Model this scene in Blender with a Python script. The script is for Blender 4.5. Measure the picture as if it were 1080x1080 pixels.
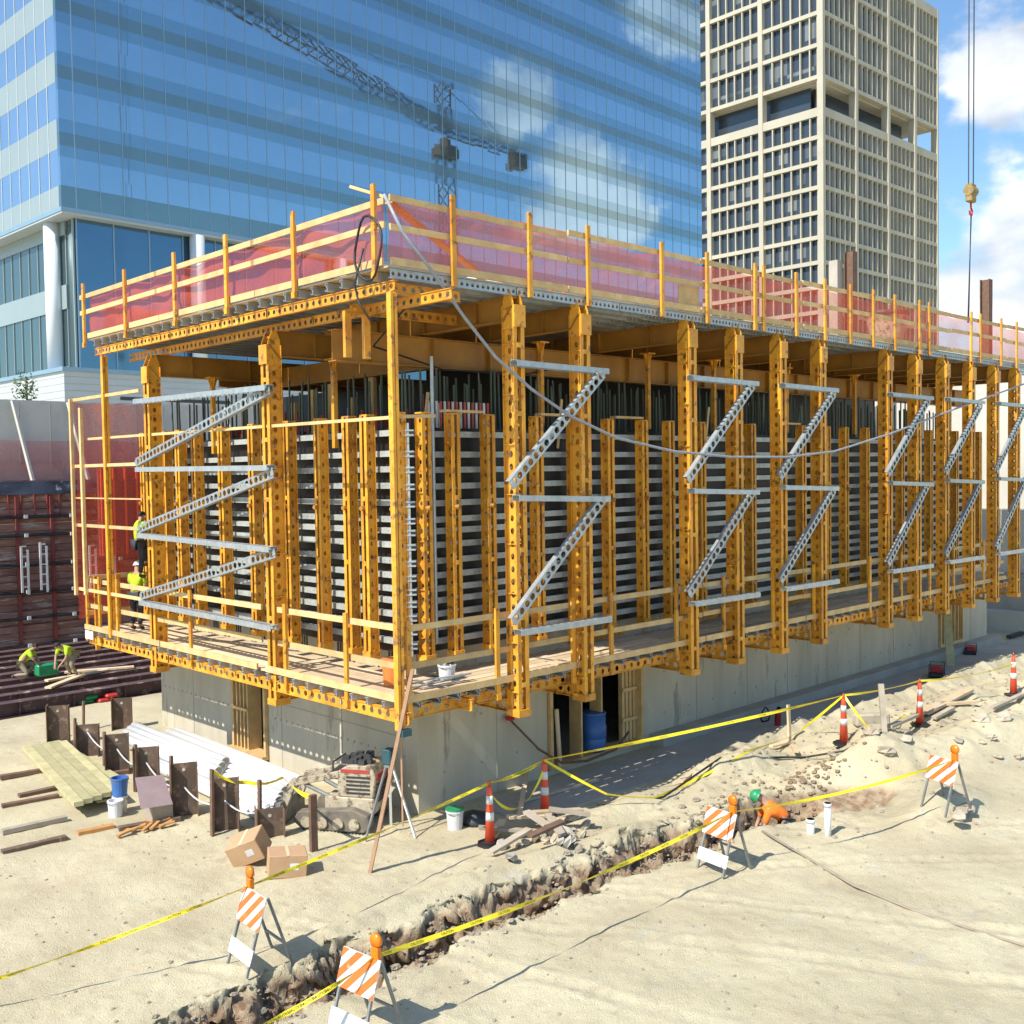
import bpy, bmesh, math, random
from mathutils import Vector, Matrix, noise
random.seed(7)
R = math.radians
for o in list(bpy.data.objects): bpy.data.objects.remove(o)
sc = bpy.context.scene
COL = sc.collection

# ------------------------------------------------------------------ camera
FOC, H = 1115.0, 7.0
def nrm(v): return v.normalized()
_ax = nrm(Vector((1695-540, 540-479, -FOC))); _ay = nrm(Vector((-539-540, 540-514, -FOC)))
_az = nrm(_ax.cross(_ay))
_b = nrm(_ax+_ay); _c = nrm(_ax-_ay)
_ax = (_b+_c)/math.sqrt(2); _ay = (_b-_c)/math.sqrt(2)
RM = Matrix((_ax, _ay, _az))                       # world = RM @ camera space
CAMP = Vector((0, 0, H))
cam = bpy.data.cameras.new('camera'); camo = bpy.data.objects.new('camera', cam); COL.objects.link(camo)
camo.matrix_world = Matrix.Translation(CAMP) @ RM.to_4x4()
cam.sensor_width = 36; cam.lens = 36*FOC/1080.0; cam.clip_start = 0.1; cam.clip_end = 3000
sc.camera = camo
# turn survey sightings (x, y of the photograph) into places on a level, a facade line, ...
def ray(x, y): return RM @ Vector((x-540, 540-y, -FOC))
def onz(x, y, z=0.0):
    d = ray(x, y); return CAMP + d*((z-H)/d.z)
def onY(x, y, Y):
    d = ray(x, y); return CAMP + d*(Y/d.y)
def onX(x, y, X):
    d = ray(x, y); return CAMP + d*(X/d.x)
def at(x, y, d): return CAMP + ray(x, y)/FOC*d
def onP(x, y, P, n):
    d = ray(x, y); return CAMP + d*((P-CAMP).dot(n)/d.dot(n))

# ------------------------------------------------------------------ world and sun
SUN = Vector((-1.0, -0.03, 1.08)).normalized()
elev = math.asin(SUN.z); az = math.atan2(SUN.x, SUN.y)
w = bpy.data.worlds.new("World"); sc.world = w; w.use_nodes = True
nt = w.node_tree; nt.nodes.clear()
def N(t, kind, **kw):
    n = t.nodes.new(kind)
    for k, v in kw.items(): setattr(n, k, v)
    return n
out = N(nt, 'ShaderNodeOutputWorld'); bg = N(nt, 'ShaderNodeBackground')
sky = N(nt, 'ShaderNodeTexSky', sky_type='NISHITA', sun_disc=False, sun_elevation=elev, sun_rotation=az,
        altitude=200, air_density=1.2, dust_density=0.6, ozone_density=2.5)
bg.inputs['Strength'].default_value = 0.125
tc = N(nt, 'ShaderNodeTexCoord')
nz = N(nt, 'ShaderNodeTexNoise'); nz.inputs['Scale'].default_value = 8.0; nz.inputs['Detail'].default_value = 9; nz.inputs['Roughness'].default_value = 0.55
mp = N(nt, 'ShaderNodeMapping'); mp.inputs['Scale'].default_value = (1, 1, 1.7)
nt.links.new(tc.outputs['Generated'], mp.inputs[0]); nt.links.new(mp.outputs[0], nz.inputs['Vector'])
# cumulus banks: soft lobes round directions in the sky, broken up by noise
def lobe(d, size):
    s = N(nt, 'ShaderNodeVectorMath', operation='DISTANCE'); s.inputs[1].default_value = d
    nt.links.new(tc.outputs['Generated'], s.inputs[0])
    m = N(nt, 'ShaderNodeMapRange'); m.inputs[1].default_value = 0; m.inputs[2].default_value = size
    m.inputs[3].default_value = 1.3; m.inputs[4].default_value = 0; nt.links.new(s.outputs['Value'], m.inputs[0])
    return m.outputs[0]
def skyd(x, y, mirror=False):
    d = nrm(ray(x, y))
    if mirror: d = nrm(d - 2*d.dot(GE2)*GE2)
    return tuple(d)
_g = R(1.9); GE1 = Vector((math.cos(_g), math.sin(_g), 0)); GE2 = Vector((-math.sin(_g), math.cos(_g), 0))
lobes = [lobe(skyd(1085, 55), .12), lobe(skyd(1150, 20), .16), lobe(skyd(1065, 270), .085), lobe(skyd(1130, 250), .12), lobe(skyd(1015, 310), .05), lobe(skyd(1075, 330), .07),
         lobe(skyd(530, 115, True), .07), lobe(skyd(610, 205, True), .09), lobe(skyd(660, 225, True), .07), lobe(skyd(565, 235, True), .05),
         lobe(skyd(700, 10, True), .06), lobe((-.6, .5, .3), .25), lobe((.2, -.9, .35), .2), lobe((-.9, -.2, .25), .25)]
acc = lobes[0]
for l in lobes[1:]:
    m = N(nt, 'ShaderNodeMath', operation='MAXIMUM'); nt.links.new(acc, m.inputs[0]); nt.links.new(l, m.inputs[1]); acc = m.outputs[0]
mm = N(nt, 'ShaderNodeMath', operation='MULTIPLY_ADD'); nt.links.new(nz.outputs['Fac'], mm.inputs[0]); mm.inputs[1].default_value = 3.2; nt.links.new(acc, mm.inputs[2])
cr = N(nt, 'ShaderNodeMapRange'); cr.interpolation_type = 'SMOOTHSTEP'
cr.inputs[1].default_value = 2.02; cr.inputs[2].default_value = 2.5; nt.links.new(mm.outputs[0], cr.inputs[0])
n2 = N(nt, 'ShaderNodeTexNoise'); n2.inputs['Scale'].default_value = 9; n2.inputs['Detail'].default_value = 6; nt.links.new(mp.outputs[0], n2.inputs['Vector'])
cc = N(nt, 'ShaderNodeValToRGB'); cc.color_ramp.elements[0].position = .35; cc.color_ramp.elements[0].color = (3.4, 4.0, 4.9, 1)
cc.color_ramp.elements[1].position = .62; cc.color_ramp.elements[1].color = (7.4, 7.5, 7.6, 1)
nt.links.new(n2.outputs['Fac'], cc.inputs[0])
tint = N(nt, 'ShaderNodeMix', data_type='RGBA', blend_type='MULTIPLY'); tint.inputs[0].default_value = 1; tint.inputs[7].default_value = (0.85, 1.02, 1.12, 1)
nt.links.new(sky.outputs[0], tint.inputs[6])
mx = N(nt, 'ShaderNodeMix', data_type='RGBA'); nt.links.new(cr.outputs[0], mx.inputs[0]); nt.links.new(tint.outputs[2], mx.inputs[6]); nt.links.new(cc.outputs[0], mx.inputs[7])
nt.links.new(mx.outputs[2], bg.inputs['Color']); nt.links.new(bg.outputs[0], out.inputs[0])
sl = bpy.data.lights.new('sun', 'SUN'); sl.energy = 4.8; sl.angle = R(0.5); sl.color = (1.0, 0.94, 0.84)
so = bpy.data.objects.new('sun', sl); COL.objects.link(so); so.rotation_euler = SUN.to_track_quat('Z', 'Y').to_euler()
sc.view_settings.view_transform = 'Standard'; sc.view_settings.look = 'None'; sc.view_settings.gamma = 1
sc.view_settings.exposure = 0.45
sc.cycles.max_bounces = 6; sc.cycles.transparent_max_bounces = 24; sc.cycles.diffuse_bounces = 3

# ------------------------------------------------------------------ materials
M = {}
def mat(name, c1, c2=None, rough=.7, metal=0, scale=4, fine=60, bump=.15, stretch=None, spots=None, spot_scale=20, spot_th=.68, spots2=None, vary=None, rnd=.1, coord='Object', alpha=1, detail=6):
    m = bpy.data.materials.new(name); m.use_nodes = True; t = m.node_tree; b = t.nodes['Principled BSDF']
    c2 = c2 or tuple(x*.75 for x in c1)
    tcn = N(t, 'ShaderNodeTexCoord'); mpn = N(t, 'ShaderNodeMapping')
    if coord == 'World':
        gg = N(t, 'ShaderNodeNewGeometry'); t.links.new(gg.outputs['Position'], mpn.inputs[0])
    else:
        oi = N(t, 'ShaderNodeObjectInfo'); ad = N(t, 'ShaderNodeVectorMath', operation='MULTIPLY_ADD'); ad.inputs[1].default_value = (37, 17, 29)
        t.links.new(oi.outputs['Random'], ad.inputs[0]); t.links.new(tcn.outputs['Object'], ad.inputs[2]); t.links.new(ad.outputs[0], mpn.inputs[0])
    if stretch: mpn.inputs['Scale'].default_value = stretch
    n1 = N(t, 'ShaderNodeTexNoise'); n1.inputs['Scale'].default_value = scale; n1.inputs['Detail'].default_value = detail; n1.inputs['Roughness'].default_value = .6
    t.links.new(mpn.outputs[0], n1.inputs['Vector'])
    rp = N(t, 'ShaderNodeValToRGB'); rp.color_ramp.elements[0].position = .3; rp.color_ramp.elements[1].position = .7
    rp.color_ramp.elements[0].color = (*c2, 1); rp.color_ramp.elements[1].color = (*c1, 1); t.links.new(n1.outputs['Fac'], rp.inputs[0])
    col = rp.outputs[0]
    nf = N(t, 'ShaderNodeTexNoise'); nf.inputs['Scale'].default_value = fine; nf.inputs['Detail'].default_value = 4; t.links.new(mpn.outputs[0], nf.inputs['Vector'])
    if spots:
        ns = N(t, 'ShaderNodeTexNoise'); ns.inputs['Scale'].default_value = spot_scale; ns.inputs['Detail'].default_value = 8; ns.inputs['Roughness'].default_value = .7; t.links.new(mpn.outputs[0], ns.inputs['Vector'])
        ms = N(t, 'ShaderNodeMapRange'); ms.inputs[1].default_value = spot_th-.04; ms.inputs[2].default_value = spot_th+.04; t.links.new(ns.outputs['Fac'], ms.inputs[0])
        mxn = N(t, 'ShaderNodeMix', data_type='RGBA'); t.links.new(ms.outputs[0], mxn.inputs[0]); t.links.new(col, mxn.inputs[6]); mxn.inputs[7].default_value = (*spots, 1); col = mxn.outputs[2]
    if spots2:
        ns = N(t, 'ShaderNodeTexNoise'); ns.inputs['Scale'].default_value = 26; ns.inputs['Detail'].default_value = 5; ns.inputs['Roughness'].default_value = .7; t.links.new(mpn.outputs[0], ns.inputs['Vector'])
        ms = N(t, 'ShaderNodeMapRange'); ms.inputs[1].default_value = .62; ms.inputs[2].default_value = .68; t.links.new(ns.outputs['Fac'], ms.inputs[0])
        mxn = N(t, 'ShaderNodeMix', data_type='RGBA'); t.links.new(ms.outputs[0], mxn.inputs[0]); t.links.new(col, mxn.inputs[6]); mxn.inputs[7].default_value = (*spots2, 1); col = mxn.outputs[2]
    if vary:
        sn = N(t, 'ShaderNodeVectorMath', operation='SNAP'); sn.inputs[1].default_value = vary; t.links.new(tcn.outputs['Object'], sn.inputs[0])
        wn = N(t, 'ShaderNodeTexWhiteNoise', noise_dimensions='3D'); t.links.new(sn.outputs[0], wn.inputs['Vector']); vr = N(t, 'ShaderNodeMapRange'); vr.inputs[1].default_value = .72; vr.inputs[2].default_value = 1.0; vr.inputs[4].default_value = .8; t.links.new(wn.outputs['Value'], vr.inputs[0])
        mxn = N(t, 'ShaderNodeMix', data_type='RGBA'); t.links.new(vr.outputs[0], mxn.inputs[0]); t.links.new(col, mxn.inputs[6]); mxn.inputs[7].default_value = (.30, .32, .31, 1); col = mxn.outputs[2]
    if rnd:
        oi2 = N(t, 'ShaderNodeObjectInfo'); mr = N(t, 'ShaderNodeMapRange'); mr.inputs[3].default_value = 1-rnd; mr.inputs[4].default_value = 1+rnd; t.links.new(oi2.outputs['Random'], mr.inputs[0])
        hs = N(t, 'ShaderNodeHueSaturation'); t.links.new(mr.outputs[0], hs.inputs['Value']); t.links.new(col, hs.inputs['Color']); col = hs.outputs[0]
    t.links.new(col, b.inputs['Base Color']); b.inputs['Roughness'].default_value = rough; b.inputs['Metallic'].default_value = metal
    if alpha < 1: b.inputs['Alpha'].default_value = alpha
    if bump:
        bp = N(t, 'ShaderNodeBump'); bp.inputs['Strength'].default_value = bump; bp.inputs['Distance'].default_value = .02
        t.links.new(nf.outputs['Fac'], bp.inputs['Height']); t.links.new(bp.outputs[0], b.inputs['Normal'])
    M[name] = m; return m
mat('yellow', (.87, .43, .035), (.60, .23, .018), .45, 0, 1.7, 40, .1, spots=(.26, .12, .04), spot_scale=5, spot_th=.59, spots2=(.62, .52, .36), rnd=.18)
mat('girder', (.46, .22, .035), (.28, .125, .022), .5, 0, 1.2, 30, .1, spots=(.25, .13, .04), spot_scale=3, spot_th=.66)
mat('galv', (.50, .54, .56), (.34, .38, .40), .42, .45, 6, 50, .1, spots=(.5, .45, .35), spot_scale=14, spot_th=.7)
mat('waler', (.52, .56, .53), (.36, .39, .38), .5, .25, 5, 50, .1)
mat('timber', (.74, .52, .24), (.54, .35, .15), .75, 0, 3, 30, .2, spots=(.46, .38, .28), spot_scale=5, spot_th=.62, stretch=(1, 1, 1), rnd=.12)
mat('plank', (.70, .55, .36), (.52, .39, .24), .8, 0, 2, 25, .25, rnd=.22, spots=(.5, .47, .42), spot_scale=4, spot_th=.62)
mat('grey_wood', (.42, .37, .29), (.30, .25, .19), .9, 0, 3, 40, .3, rnd=.2)
mat('green_wood', (.50, .46, .26), (.36, .33, .17), .85, 0, 3, 40, .25, rnd=.15)
mat('concrete', (.58, .53, .41), (.43, .39, .30), .85, 0, .9, 25, .25, stretch=(1.4, 1.4, .3), spots=(.34, .30, .23), spot_scale=1.6, spot_th=.62, rnd=0)
mat('footing', (.46, .43, .37), (.34, .32, .27), .9, 0, 1, 20, .3, rnd=0)
mat('pale_concrete', (.62, .60, .52), (.5, .48, .42), .85, 0, .4, 12, .2, rnd=0)
mat('panel_dark', (.018, .016, .015), (.01, .009, .009), .5, 0, 2, 30, .05)  # black film of the form sheets; also paints the dark behind the rebar
mat('rebar', (.05, .10, .07), (.10, .085, .06), .5, 0, 8, 90, .2)
mat('rebar_cap', (.62, .09, .06), (.5, .06, .05), .5, 0, 5)
mat('rust', (.20, .115, .075), (.12, .07, .05), .85, 0, 6, 60, .3, spots=(.30, .18, .11), spot_scale=9)
mat('rust_plate', (.16, .11, .08), (.10, .065, .045), .8, 0, 3, 50, .3, spots=(.30, .20, .13), spot_scale=6, spot_th=.6)
mat('red_form', (.42, .07, .06), (.30, .05, .05), .7, 0, 4)
mat('lagging', (.38, .20, .15), (.18, .10, .085), .9, 0, 1.6, 18, .5, stretch=(.5, 1, 3), spots=(.42, .38, .34), spot_scale=2, spot_th=.58)
mat('redbar', (.30, .06, .05), (.2, .045, .04), .7, 0, 3)
mat('purple_beam', (.12, .07, .075), (.07, .04, .05), .7, 0, 2, spots=(.36, .28, .24), spot_scale=2.5, spot_th=.6)
mat('black_rubber', (.02, .021, .025), (.012, .012, .014), .5, 0, 6)
mat('dark_tarp', (.05, .06, .085), (.015, .02, .03), .5, 0, 1.2, 4, .8, spots=(.35, .36, .38), spot_scale=1.5, spot_th=.64)
mat('white_pvc', (.70, .71, .72), (.62, .63, .63), .35, 0, 3, spots=(.66, .62, .55), spot_scale=3, spot_th=.68)
mat('white_paint', (.78, .77, .74), (.66, .65, .61), .5, 0, 5, spots=(.50, .44, .34), spot_scale=6, spot_th=.62)
mat('orange_sheet', (.85, .17, .03), (.72, .13, .025), .5, 0, 5, spots=(.6, .40, .25), spot_scale=7, spot_th=.64)
mat('amber', (.80, .22, .01), (.7, .18, .01), .25, 0, 5, bump=0)
mat('tape', (.86, .72, .03), (.8, .64, .02), .4, 0, 8, bump=.05)
mat('ink', (.02, .02, .02), None, .5, bump=0)
mat('cone_red', (.84, .10, .045), (.74, .085, .035), .45, 0, 5, spots=(.45, .30, .2), spot_scale=7, spot_th=.68)
mat('cardboard', (.50, .32, .18), (.43, .27, .15), .85, 0, 3)
mat('label_white', (.75, .75, .75), None, .6)
mat('blue_plastic', (.05, .16, .42), (.04, .12, .33), .4, 0, 4)
mat('orange_bucket', (.70, .22, .05), (.6, .18, .04), .5, 0, 4)
mat('green_plastic', (.03, .30, .12), (.02, .24, .1), .4, 0, 4)
mat('machine', (.50, .44, .32), (.33, .27, .19), .75, 0, 5, spots=(.16, .12, .08), spot_scale=7, spot_th=.55)
mat('machine_red', (.42, .05, .04), (.3, .04, .03), .6, 0, 4)
mat('dark_metal', (.07, .075, .08), (.04, .04, .045), .5, .3, 5)
mat('steel_leg', (.30, .31, .30), (.18, .18, .17), .6, .3, 5)
mat('teal', (.03, .10, .12), (.02, .07, .09), .5, 0, 5)
mat('red_paint', (.55, .04, .03), (.42, .03, .03), .5, 0, 5)
mat('lime_cloth', (.52, .78, .03), (.42, .66, .02), .9, 0, 9)
mat('orange_cloth', (.90, .22, .02), (.8, .17, .02), .9, 0, 9)
mat('dark_cloth', (.05, .055, .07), (.03, .035, .045), .9, 0, 9)
mat('khaki_cloth', (.34, .28, .19), (.26, .21, .14), .9, 0, 9)
mat('skin', (.45, .26, .17), (.38, .21, .14), .6, 0, 9, bump=0)
mat('hair', (.03, .02, .015), None, .8)
mat('helmet_white', (.75, .73, .68), (.65, .62, .56), .4, 0, 5)
mat('boot', (.10, .07, .05), None, .8)
mat('leafy', (.10, .15, .04), (.05, .09, .03), .8, 0, 9)
mat('bark', (.13, .10, .07), None, .9)
mat('raw_orange', (.58, .30, .10), (.45, .22, .07), .8, 0, 6)
mat('clod', (.42, .32, .20), (.28, .19, .12), .95, 0, 5, 40, .5, rnd=.25)
mat('dusty_track', (.22, .19, .14), (.09, .08, .07), .9, 0, 5)
mat('rope', (.55, .55, .55), (.4, .4, .4), .7, 0, 9)
mat('cable_grey', (.34, .36, .40), (.22, .24, .28), .5, 0, 9)
mat('crane_dark', (.12, .07, .03), (.08, .045, .02), .6, 0, 5)
mat('crane_yellow', (.42, .28, .07), (.2, .15, .08), .6, 0, 5)
mat('stone', (.48, .42, .32), (.34, .29, .22), .95, 0, 5, 40, .5, rnd=.25)
mat('tower_stone', (.50, .465, .37), (.43, .40, .315), .85, 0, .3, 3, .05, rnd=0, coord='World')
mat('siding', (.50, .54, .56), (.44, .48, .50), .5, .1, .4, 5, .05, rnd=0)
mat('white_column', (.66, .70, .74), (.6, .65, .7), .35, 0, .5)
mat('spandrel_light', (.28, .34, .35), (.25, .31, .32), .25, 0, .2, bump=0, rnd=0)

def glass(name, c, rough, metal=.9, wob=.0015, sc_=.35, vary=None):
    m = mat(name, c, tuple(x*.9 for x in c), rough, metal, .15, 1, 0, rnd=0, coord='World', vary=vary)
    t = m.node_tree; b = t.nodes['Principled BSDF']
    nn = N(t, 'ShaderNodeTexNoise'); nn.inputs['Scale'].default_value = sc_; nn.inputs['Detail'].default_value = 1
    g_ = N(t, 'ShaderNodeNewGeometry'); t.links.new(g_.outputs['Position'], nn.inputs['Vector'])
    bp = N(t, 'ShaderNodeBump'); bp.inputs['Strength'].default_value = wob*10; bp.inputs['Distance'].default_value = .08
    t.links.new(nn.outputs['Fac'], bp.inputs['Height'])
    tcn = N(t, 'ShaderNodeTexCoord'); sn = N(t, 'ShaderNodeVectorMath', operation='SNAP'); sn.inputs[1].default_value = (1.52, 1.52, 1.6)
    t.links.new(tcn.outputs['Object'], sn.inputs[0]); wn = N(t, 'ShaderNodeTexWhiteNoise', noise_dimensions='3D'); t.links.new(sn.outputs[0], wn.inputs['Vector'])
    sb_ = N(t, 'ShaderNodeVectorMath', operation='MULTIPLY_ADD'); sb_.inputs[1].default_value = (.0045, .0045, .0045); sb_.inputs[2].default_value = (-.00225, -.00225, -.00225); t.links.new(wn.outputs['Color'], sb_.inputs[0])
    ad2 = N(t, 'ShaderNodeVectorMath', operation='ADD'); t.links.new(bp.outputs[0], ad2.inputs[0]); t.links.new(sb_.outputs[0], ad2.inputs[1])
    nr = N(t, 'ShaderNodeVectorMath', operation='NORMALIZE'); t.links.new(ad2.outputs[0], nr.inputs[0]); t.links.new(nr.outputs[0], b.inputs['Normal'])
    return m
glass('glass_blue', (.40, .57, .69), .012)
glass('glass_mid', (.31, .46, .54), .03)
glass('glass_gray', (.25, .35, .36), .06, .8)
glass('glass_pale', (.34, .50, .68), .12, .75)
glass('glass_dark', (.13, .24, .34), .06, .85)
glass('glass_green', (.14, .21, .22), .1, .7)
glass('glass_tower', (.055, .075, .105), .22, .2, vary=(1.5, 1.58, 3.78))
glass('glass_tower_dark', (.06, .08, .10), .2, .3)
M['mullion'] = mat('mullion', (.26, .40, .52), (.24, .37, .48), .4, .3, 1, bump=0, rnd=0)

def netmat(name, c, dens):
    m = bpy.data.materials.new(name); m.use_nodes = True; t = m.node_tree; b = t.nodes['Principled BSDF']; o = t.nodes['Material Output']
    tr = N(t, 'ShaderNodeBsdfTransparent'); tl = N(t, 'ShaderNodeBsdfTranslucent'); tl.inputs[0].default_value = (*c, 1)
    b.inputs['Base Color'].default_value = (*c, 1); b.inputs['Roughness'].default_value = .8
    tcn = N(t, 'ShaderNodeTexCoord'); nn = N(t, 'ShaderNodeTexNoise'); nn.inputs['Scale'].default_value = .9; nn.inputs['Detail'].default_value = 5
    t.links.new(tcn.outputs['Object'], nn.inputs['Vector'])
    mr = N(t, 'ShaderNodeMapRange'); mr.inputs[1].default_value = .3; mr.inputs[2].default_value = .7; mr.inputs[3].default_value = dens-.13; mr.inputs[4].default_value = dens+.13
    n9 = N(t, 'ShaderNodeTexNoise'); n9.inputs['Scale'].default_value = 14; n9.inputs['Detail'].default_value = 8; n9.inputs['Roughness'].default_value = .7
    t.links.new(tcn.outputs['Object'], n9.inputs['Vector']); av = N(t, 'ShaderNodeMath', operation='MULTIPLY_ADD'); av.inputs[1].default_value = .5; t.links.new(n9.outputs['Fac'], av.inputs[0])
    hf = N(t, 'ShaderNodeMath', operation='MULTIPLY'); hf.inputs[1].default_value = .5; t.links.new(nn.outputs['Fac'], hf.inputs[0]); t.links.new(hf.outputs[0], av.inputs[2]); t.links.new(av.outputs[0], mr.inputs[0])
    m1 = N(t, 'ShaderNodeMixShader'); m1.inputs[0].default_value = .5; t.links.new(b.outputs[0], m1.inputs[1]); t.links.new(tl.outputs[0], m1.inputs[2])
    m2 = N(t, 'ShaderNodeMixShader'); t.links.new(mr.outputs[0], m2.inputs[0]); t.links.new(tr.outputs[0], m2.inputs[1]); t.links.new(m1.outputs[0], m2.inputs[2])
    t.links.new(m2.outputs[0], o.inputs[0]); M[name] = m
netmat('net_red', (.92, .16, .07), .50)
netmat('net_orange', (.88, .13, .06), .46)
netmat('net_pink', (.75, .12, .12), .35)

# ------------------------------------------------------------------ mesh helpers
class MB:
    def __init__(s): s.v = []; s.f = []
    def add(s, vs, fs):
        k = len(s.v); s.v += [tuple(v) for v in vs]; s.f += [tuple(i+k for i in f) for f in fs]
    def box(s, x0, x1, y0, y1, z0, z1):
        s.add([(x0,y0,z0),(x1,y0,z0),(x1,y1,z0),(x0,y1,z0),(x0,y0,z1),(x1,y0,z1),(x1,y1,z1),(x0,y1,z1)],
              [(0,3,2,1),(4,5,6,7),(0,1,5,4),(1,2,6,5),(2,3,7,6),(3,0,4,7)]); return s
    def bar(s, p, q, w, h, up=(0, 0, 1)):
        p = Vector(p); q = Vector(q); d = nrm(q-p); upv = Vector(up)
        if abs(d.dot(upv)) > .98: upv = Vector((0, 1, 0))
        r = nrm(d.cross(upv)); u = r.cross(d)
        vs = [e + r*a*w/2 + u*b*h/2 for e in (p, q) for a, b in ((-1,-1),(1,-1),(1,1),(-1,1))]
        s.add(vs, [(0,1,2,3),(7,6,5,4),(0,4,5,1),(1,5,6,2),(2,6,7,3),(3,7,4,0)]); return s
    def tube(s, pts, r, n=8, cap=True, radii=None):
        pts = [Vector(p) for p in pts]; L = len(pts); base = len(s.v); prev = None
        for i, p in enumerate(pts):
            d = nrm(pts[min(i+1, L-1)]-pts[max(i-1, 0)])
            if prev is None:
                a = Vector((0, 0, 1)) if abs(d.z) < .9 else Vector((1, 0, 0)); u = nrm(d.cross(a))
            else:
                u = prev - d*prev.dot(d); u = nrm(u)
            prev = u; v = d.cross(u); rr = radii[i] if radii else r
            for k in range(n):
                a = 2*math.pi*k/n; s.v.append(tuple(p + (u*math.cos(a)+v*math.sin(a))*rr))
        for i in range(L-1):
            for k in range(n):
                a = base+i*n+k; b = base+i*n+(k+1) % n; s.f.append((a, b, b+n, a+n))
        if cap:
            s.f.append(tuple(base+k for k in reversed(range(n)))); s.f.append(tuple(base+(L-1)*n+k for k in range(n)))
        return s
    def lathe(s, prof, c=(0, 0, 0), n=16, ax=None):
        base = len(s.v); c = Vector(c)
        for r, z in prof:
            for k in range(n):
                a = 2*math.pi*k/n; s.v.append((c.x+r*math.cos(a), c.y+r*math.sin(a), c.z+z))
        for i in range(len(prof)-1):
            for k in range(n):
                a = base+i*n+k; b = base+i*n+(k+1) % n; s.f.append((a, b, b+n, a+n))
        s.f.append(tuple(base+k for k in reversed(range(n)))); s.f.append(tuple(base+(len(prof)-1)*n+k for k in range(n)))
        return s
    def prism(s, poly, d):      # poly: 3D points in order, d: extrusion vector
        d = Vector(d); n = len(poly); poly = [Vector(p) for p in poly]
        s.add(poly+[p+d for p in poly], [tuple(reversed(range(n))), tuple(range(n, 2*n))]+[(i, (i+1) % n, (i+1) % n+n, i+n) for i in range(n)]); return s
    def quad(s, a, b, c, d): s.add([a, b, c, d], [(0, 1, 2, 3)]); return s
    def perf(s, o, u, v, L, W, pitch, r, t=.01, hmin=0, hmax=1e9, long=1.0):
        """plate with a row of holes: corner o, length along u, width along v, thickness t along u x v"""
        o = Vector(o); u = Vector(u); v = Vector(v); w_ = u.cross(v)*t
        n = max(1, int(L/pitch)); pitch = L/n
        for i in range(n):
            a0 = o+u*(pitch*i); c = a0+u*(pitch/2)+v*(W/2)
            outer = [a0, a0+u*pitch/2, a0+u*pitch, a0+u*pitch+v*W/2, a0+u*pitch+v*W, a0+u*pitch/2+v*W, a0+v*W, a0+v*W/2]
            zc = pitch*(i+.5)
            if zc < hmin or zc > hmax:
                q = [outer[0], outer[2], outer[4], outer[6]]
                s.add(q+[p+w_ for p in q], [(3,2,1,0),(4,5,6,7),(0,1,5,4),(3,7,6,2)]); continue
            inner = []
            for k in range(8):
                a = math.pi*1.25+k*math.pi/4
                inner.append(c+u*math.cos(a)*r*long+v*math.sin(a)*r)
            vs = outer+inner; vs = vs+[p+w_ for p in vs]; fs = []
            for k in range(8):
                k2 = (k+1) % 8
                fs.append((k, 8+k, 8+k2, k2)); fs.append((16+k2, 24+k2, 24+k, 16+k)); fs.append((8+k, 24+k, 24+k2, 8+k2))
            fs += [(0,1,17,16),(1,2,18,17),(4,5,21,20),(5,6,22,21)]
            s.add(vs, fs)
        for e in (o, o+u*L): s.add([e, e+v*W, e+v*W+w_, e+w_], [(0,1,2,3)])
        return s
    def mesh(s, name, smooth=False):
        me = bpy.data.meshes.new(name); me.from_pydata(s.v, [], s.f); me.update()
        if smooth:
            for p in me.polygons: p.use_smooth = True
        return me
    def build(s, name, m, parent=None, loc=None, smooth=False, bevel=0):
        o = bpy.data.objects.new(name, s.mesh(name, smooth)); o.data.materials.append(M[m] if isinstance(m, str) else m); COL.objects.link(o)
        if loc is not None: o.location = loc
        if parent: o.parent = parent
        if bevel:
            md = o.modifiers.new('bevel', 'BEVEL'); md.width = bevel; md.segments = 1
        return o
def tag(o, label=None, cat=None, group=None, kind=None):
    if label: o['label'] = label
    if cat: o['category'] = cat
    if group: o['group'] = group
    if kind: o['kind'] = kind
    return o
def empty(name, loc=(0, 0, 0), rz=0, label=None, cat=None, group=None):
    o = bpy.data.objects.new(name, None); COL.objects.link(o); o.location = loc; o.rotation_euler = (0, 0, rz); o.empty_display_size = .2
    return tag(o, label, cat, group)
def copy_tree(o, parent=None):
    c = o.copy(); COL.objects.link(c)
    if parent: c.parent = parent
    for ch in [x for x in KIDS.get(o.name, [])]: copy_tree(ch, c)
    return c
KIDS = {}
def reg(root):
    for ch in bpy.data.objects:
        if ch.parent is not None:
            KIDS.setdefault(ch.parent.name, [])
            if ch not in KIDS[ch.parent.name]: KIDS[ch.parent.name].append(ch)
def thing(name, mb, m, label, cat, group=None, loc=None, **kw):
    return tag(mb.build(name, m, loc=loc, **kw), label, cat, group)
class Proto:
    """first call moves the original, later calls copy it with its parts"""
    def __init__(s, o): s.o = o; s.used = False; reg(o)
    def put(s, loc, rot=(0, 0, 0), label=None, group=None, scale=None):
        c = s.o if not s.used else copy_tree(s.o)
        s.used = True; c.location = loc; c.rotation_euler = rot
        if scale: c.scale = scale
        if label: c['label'] = label
        if group: c['group'] = group
        return c
ONES = 'first second third fourth fifth sixth seventh eighth ninth'.split()
TEENS = 'tenth eleventh twelfth thirteenth fourteenth fifteenth sixteenth seventeenth eighteenth nineteenth'.split()
def nth(i):                                   # 0 -> first
    i += 1
    if i < 10: return ONES[i-1]
    if i < 20: return TEENS[i-10]
    t = ['twent', 'thirt', 'fort', 'fift', 'sixt', 'sevent', 'eight', 'ninet'][i//10-2]
    return t+'ieth' if i % 10 == 0 else t+'y-'+ONES[i % 10-1]
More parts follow.
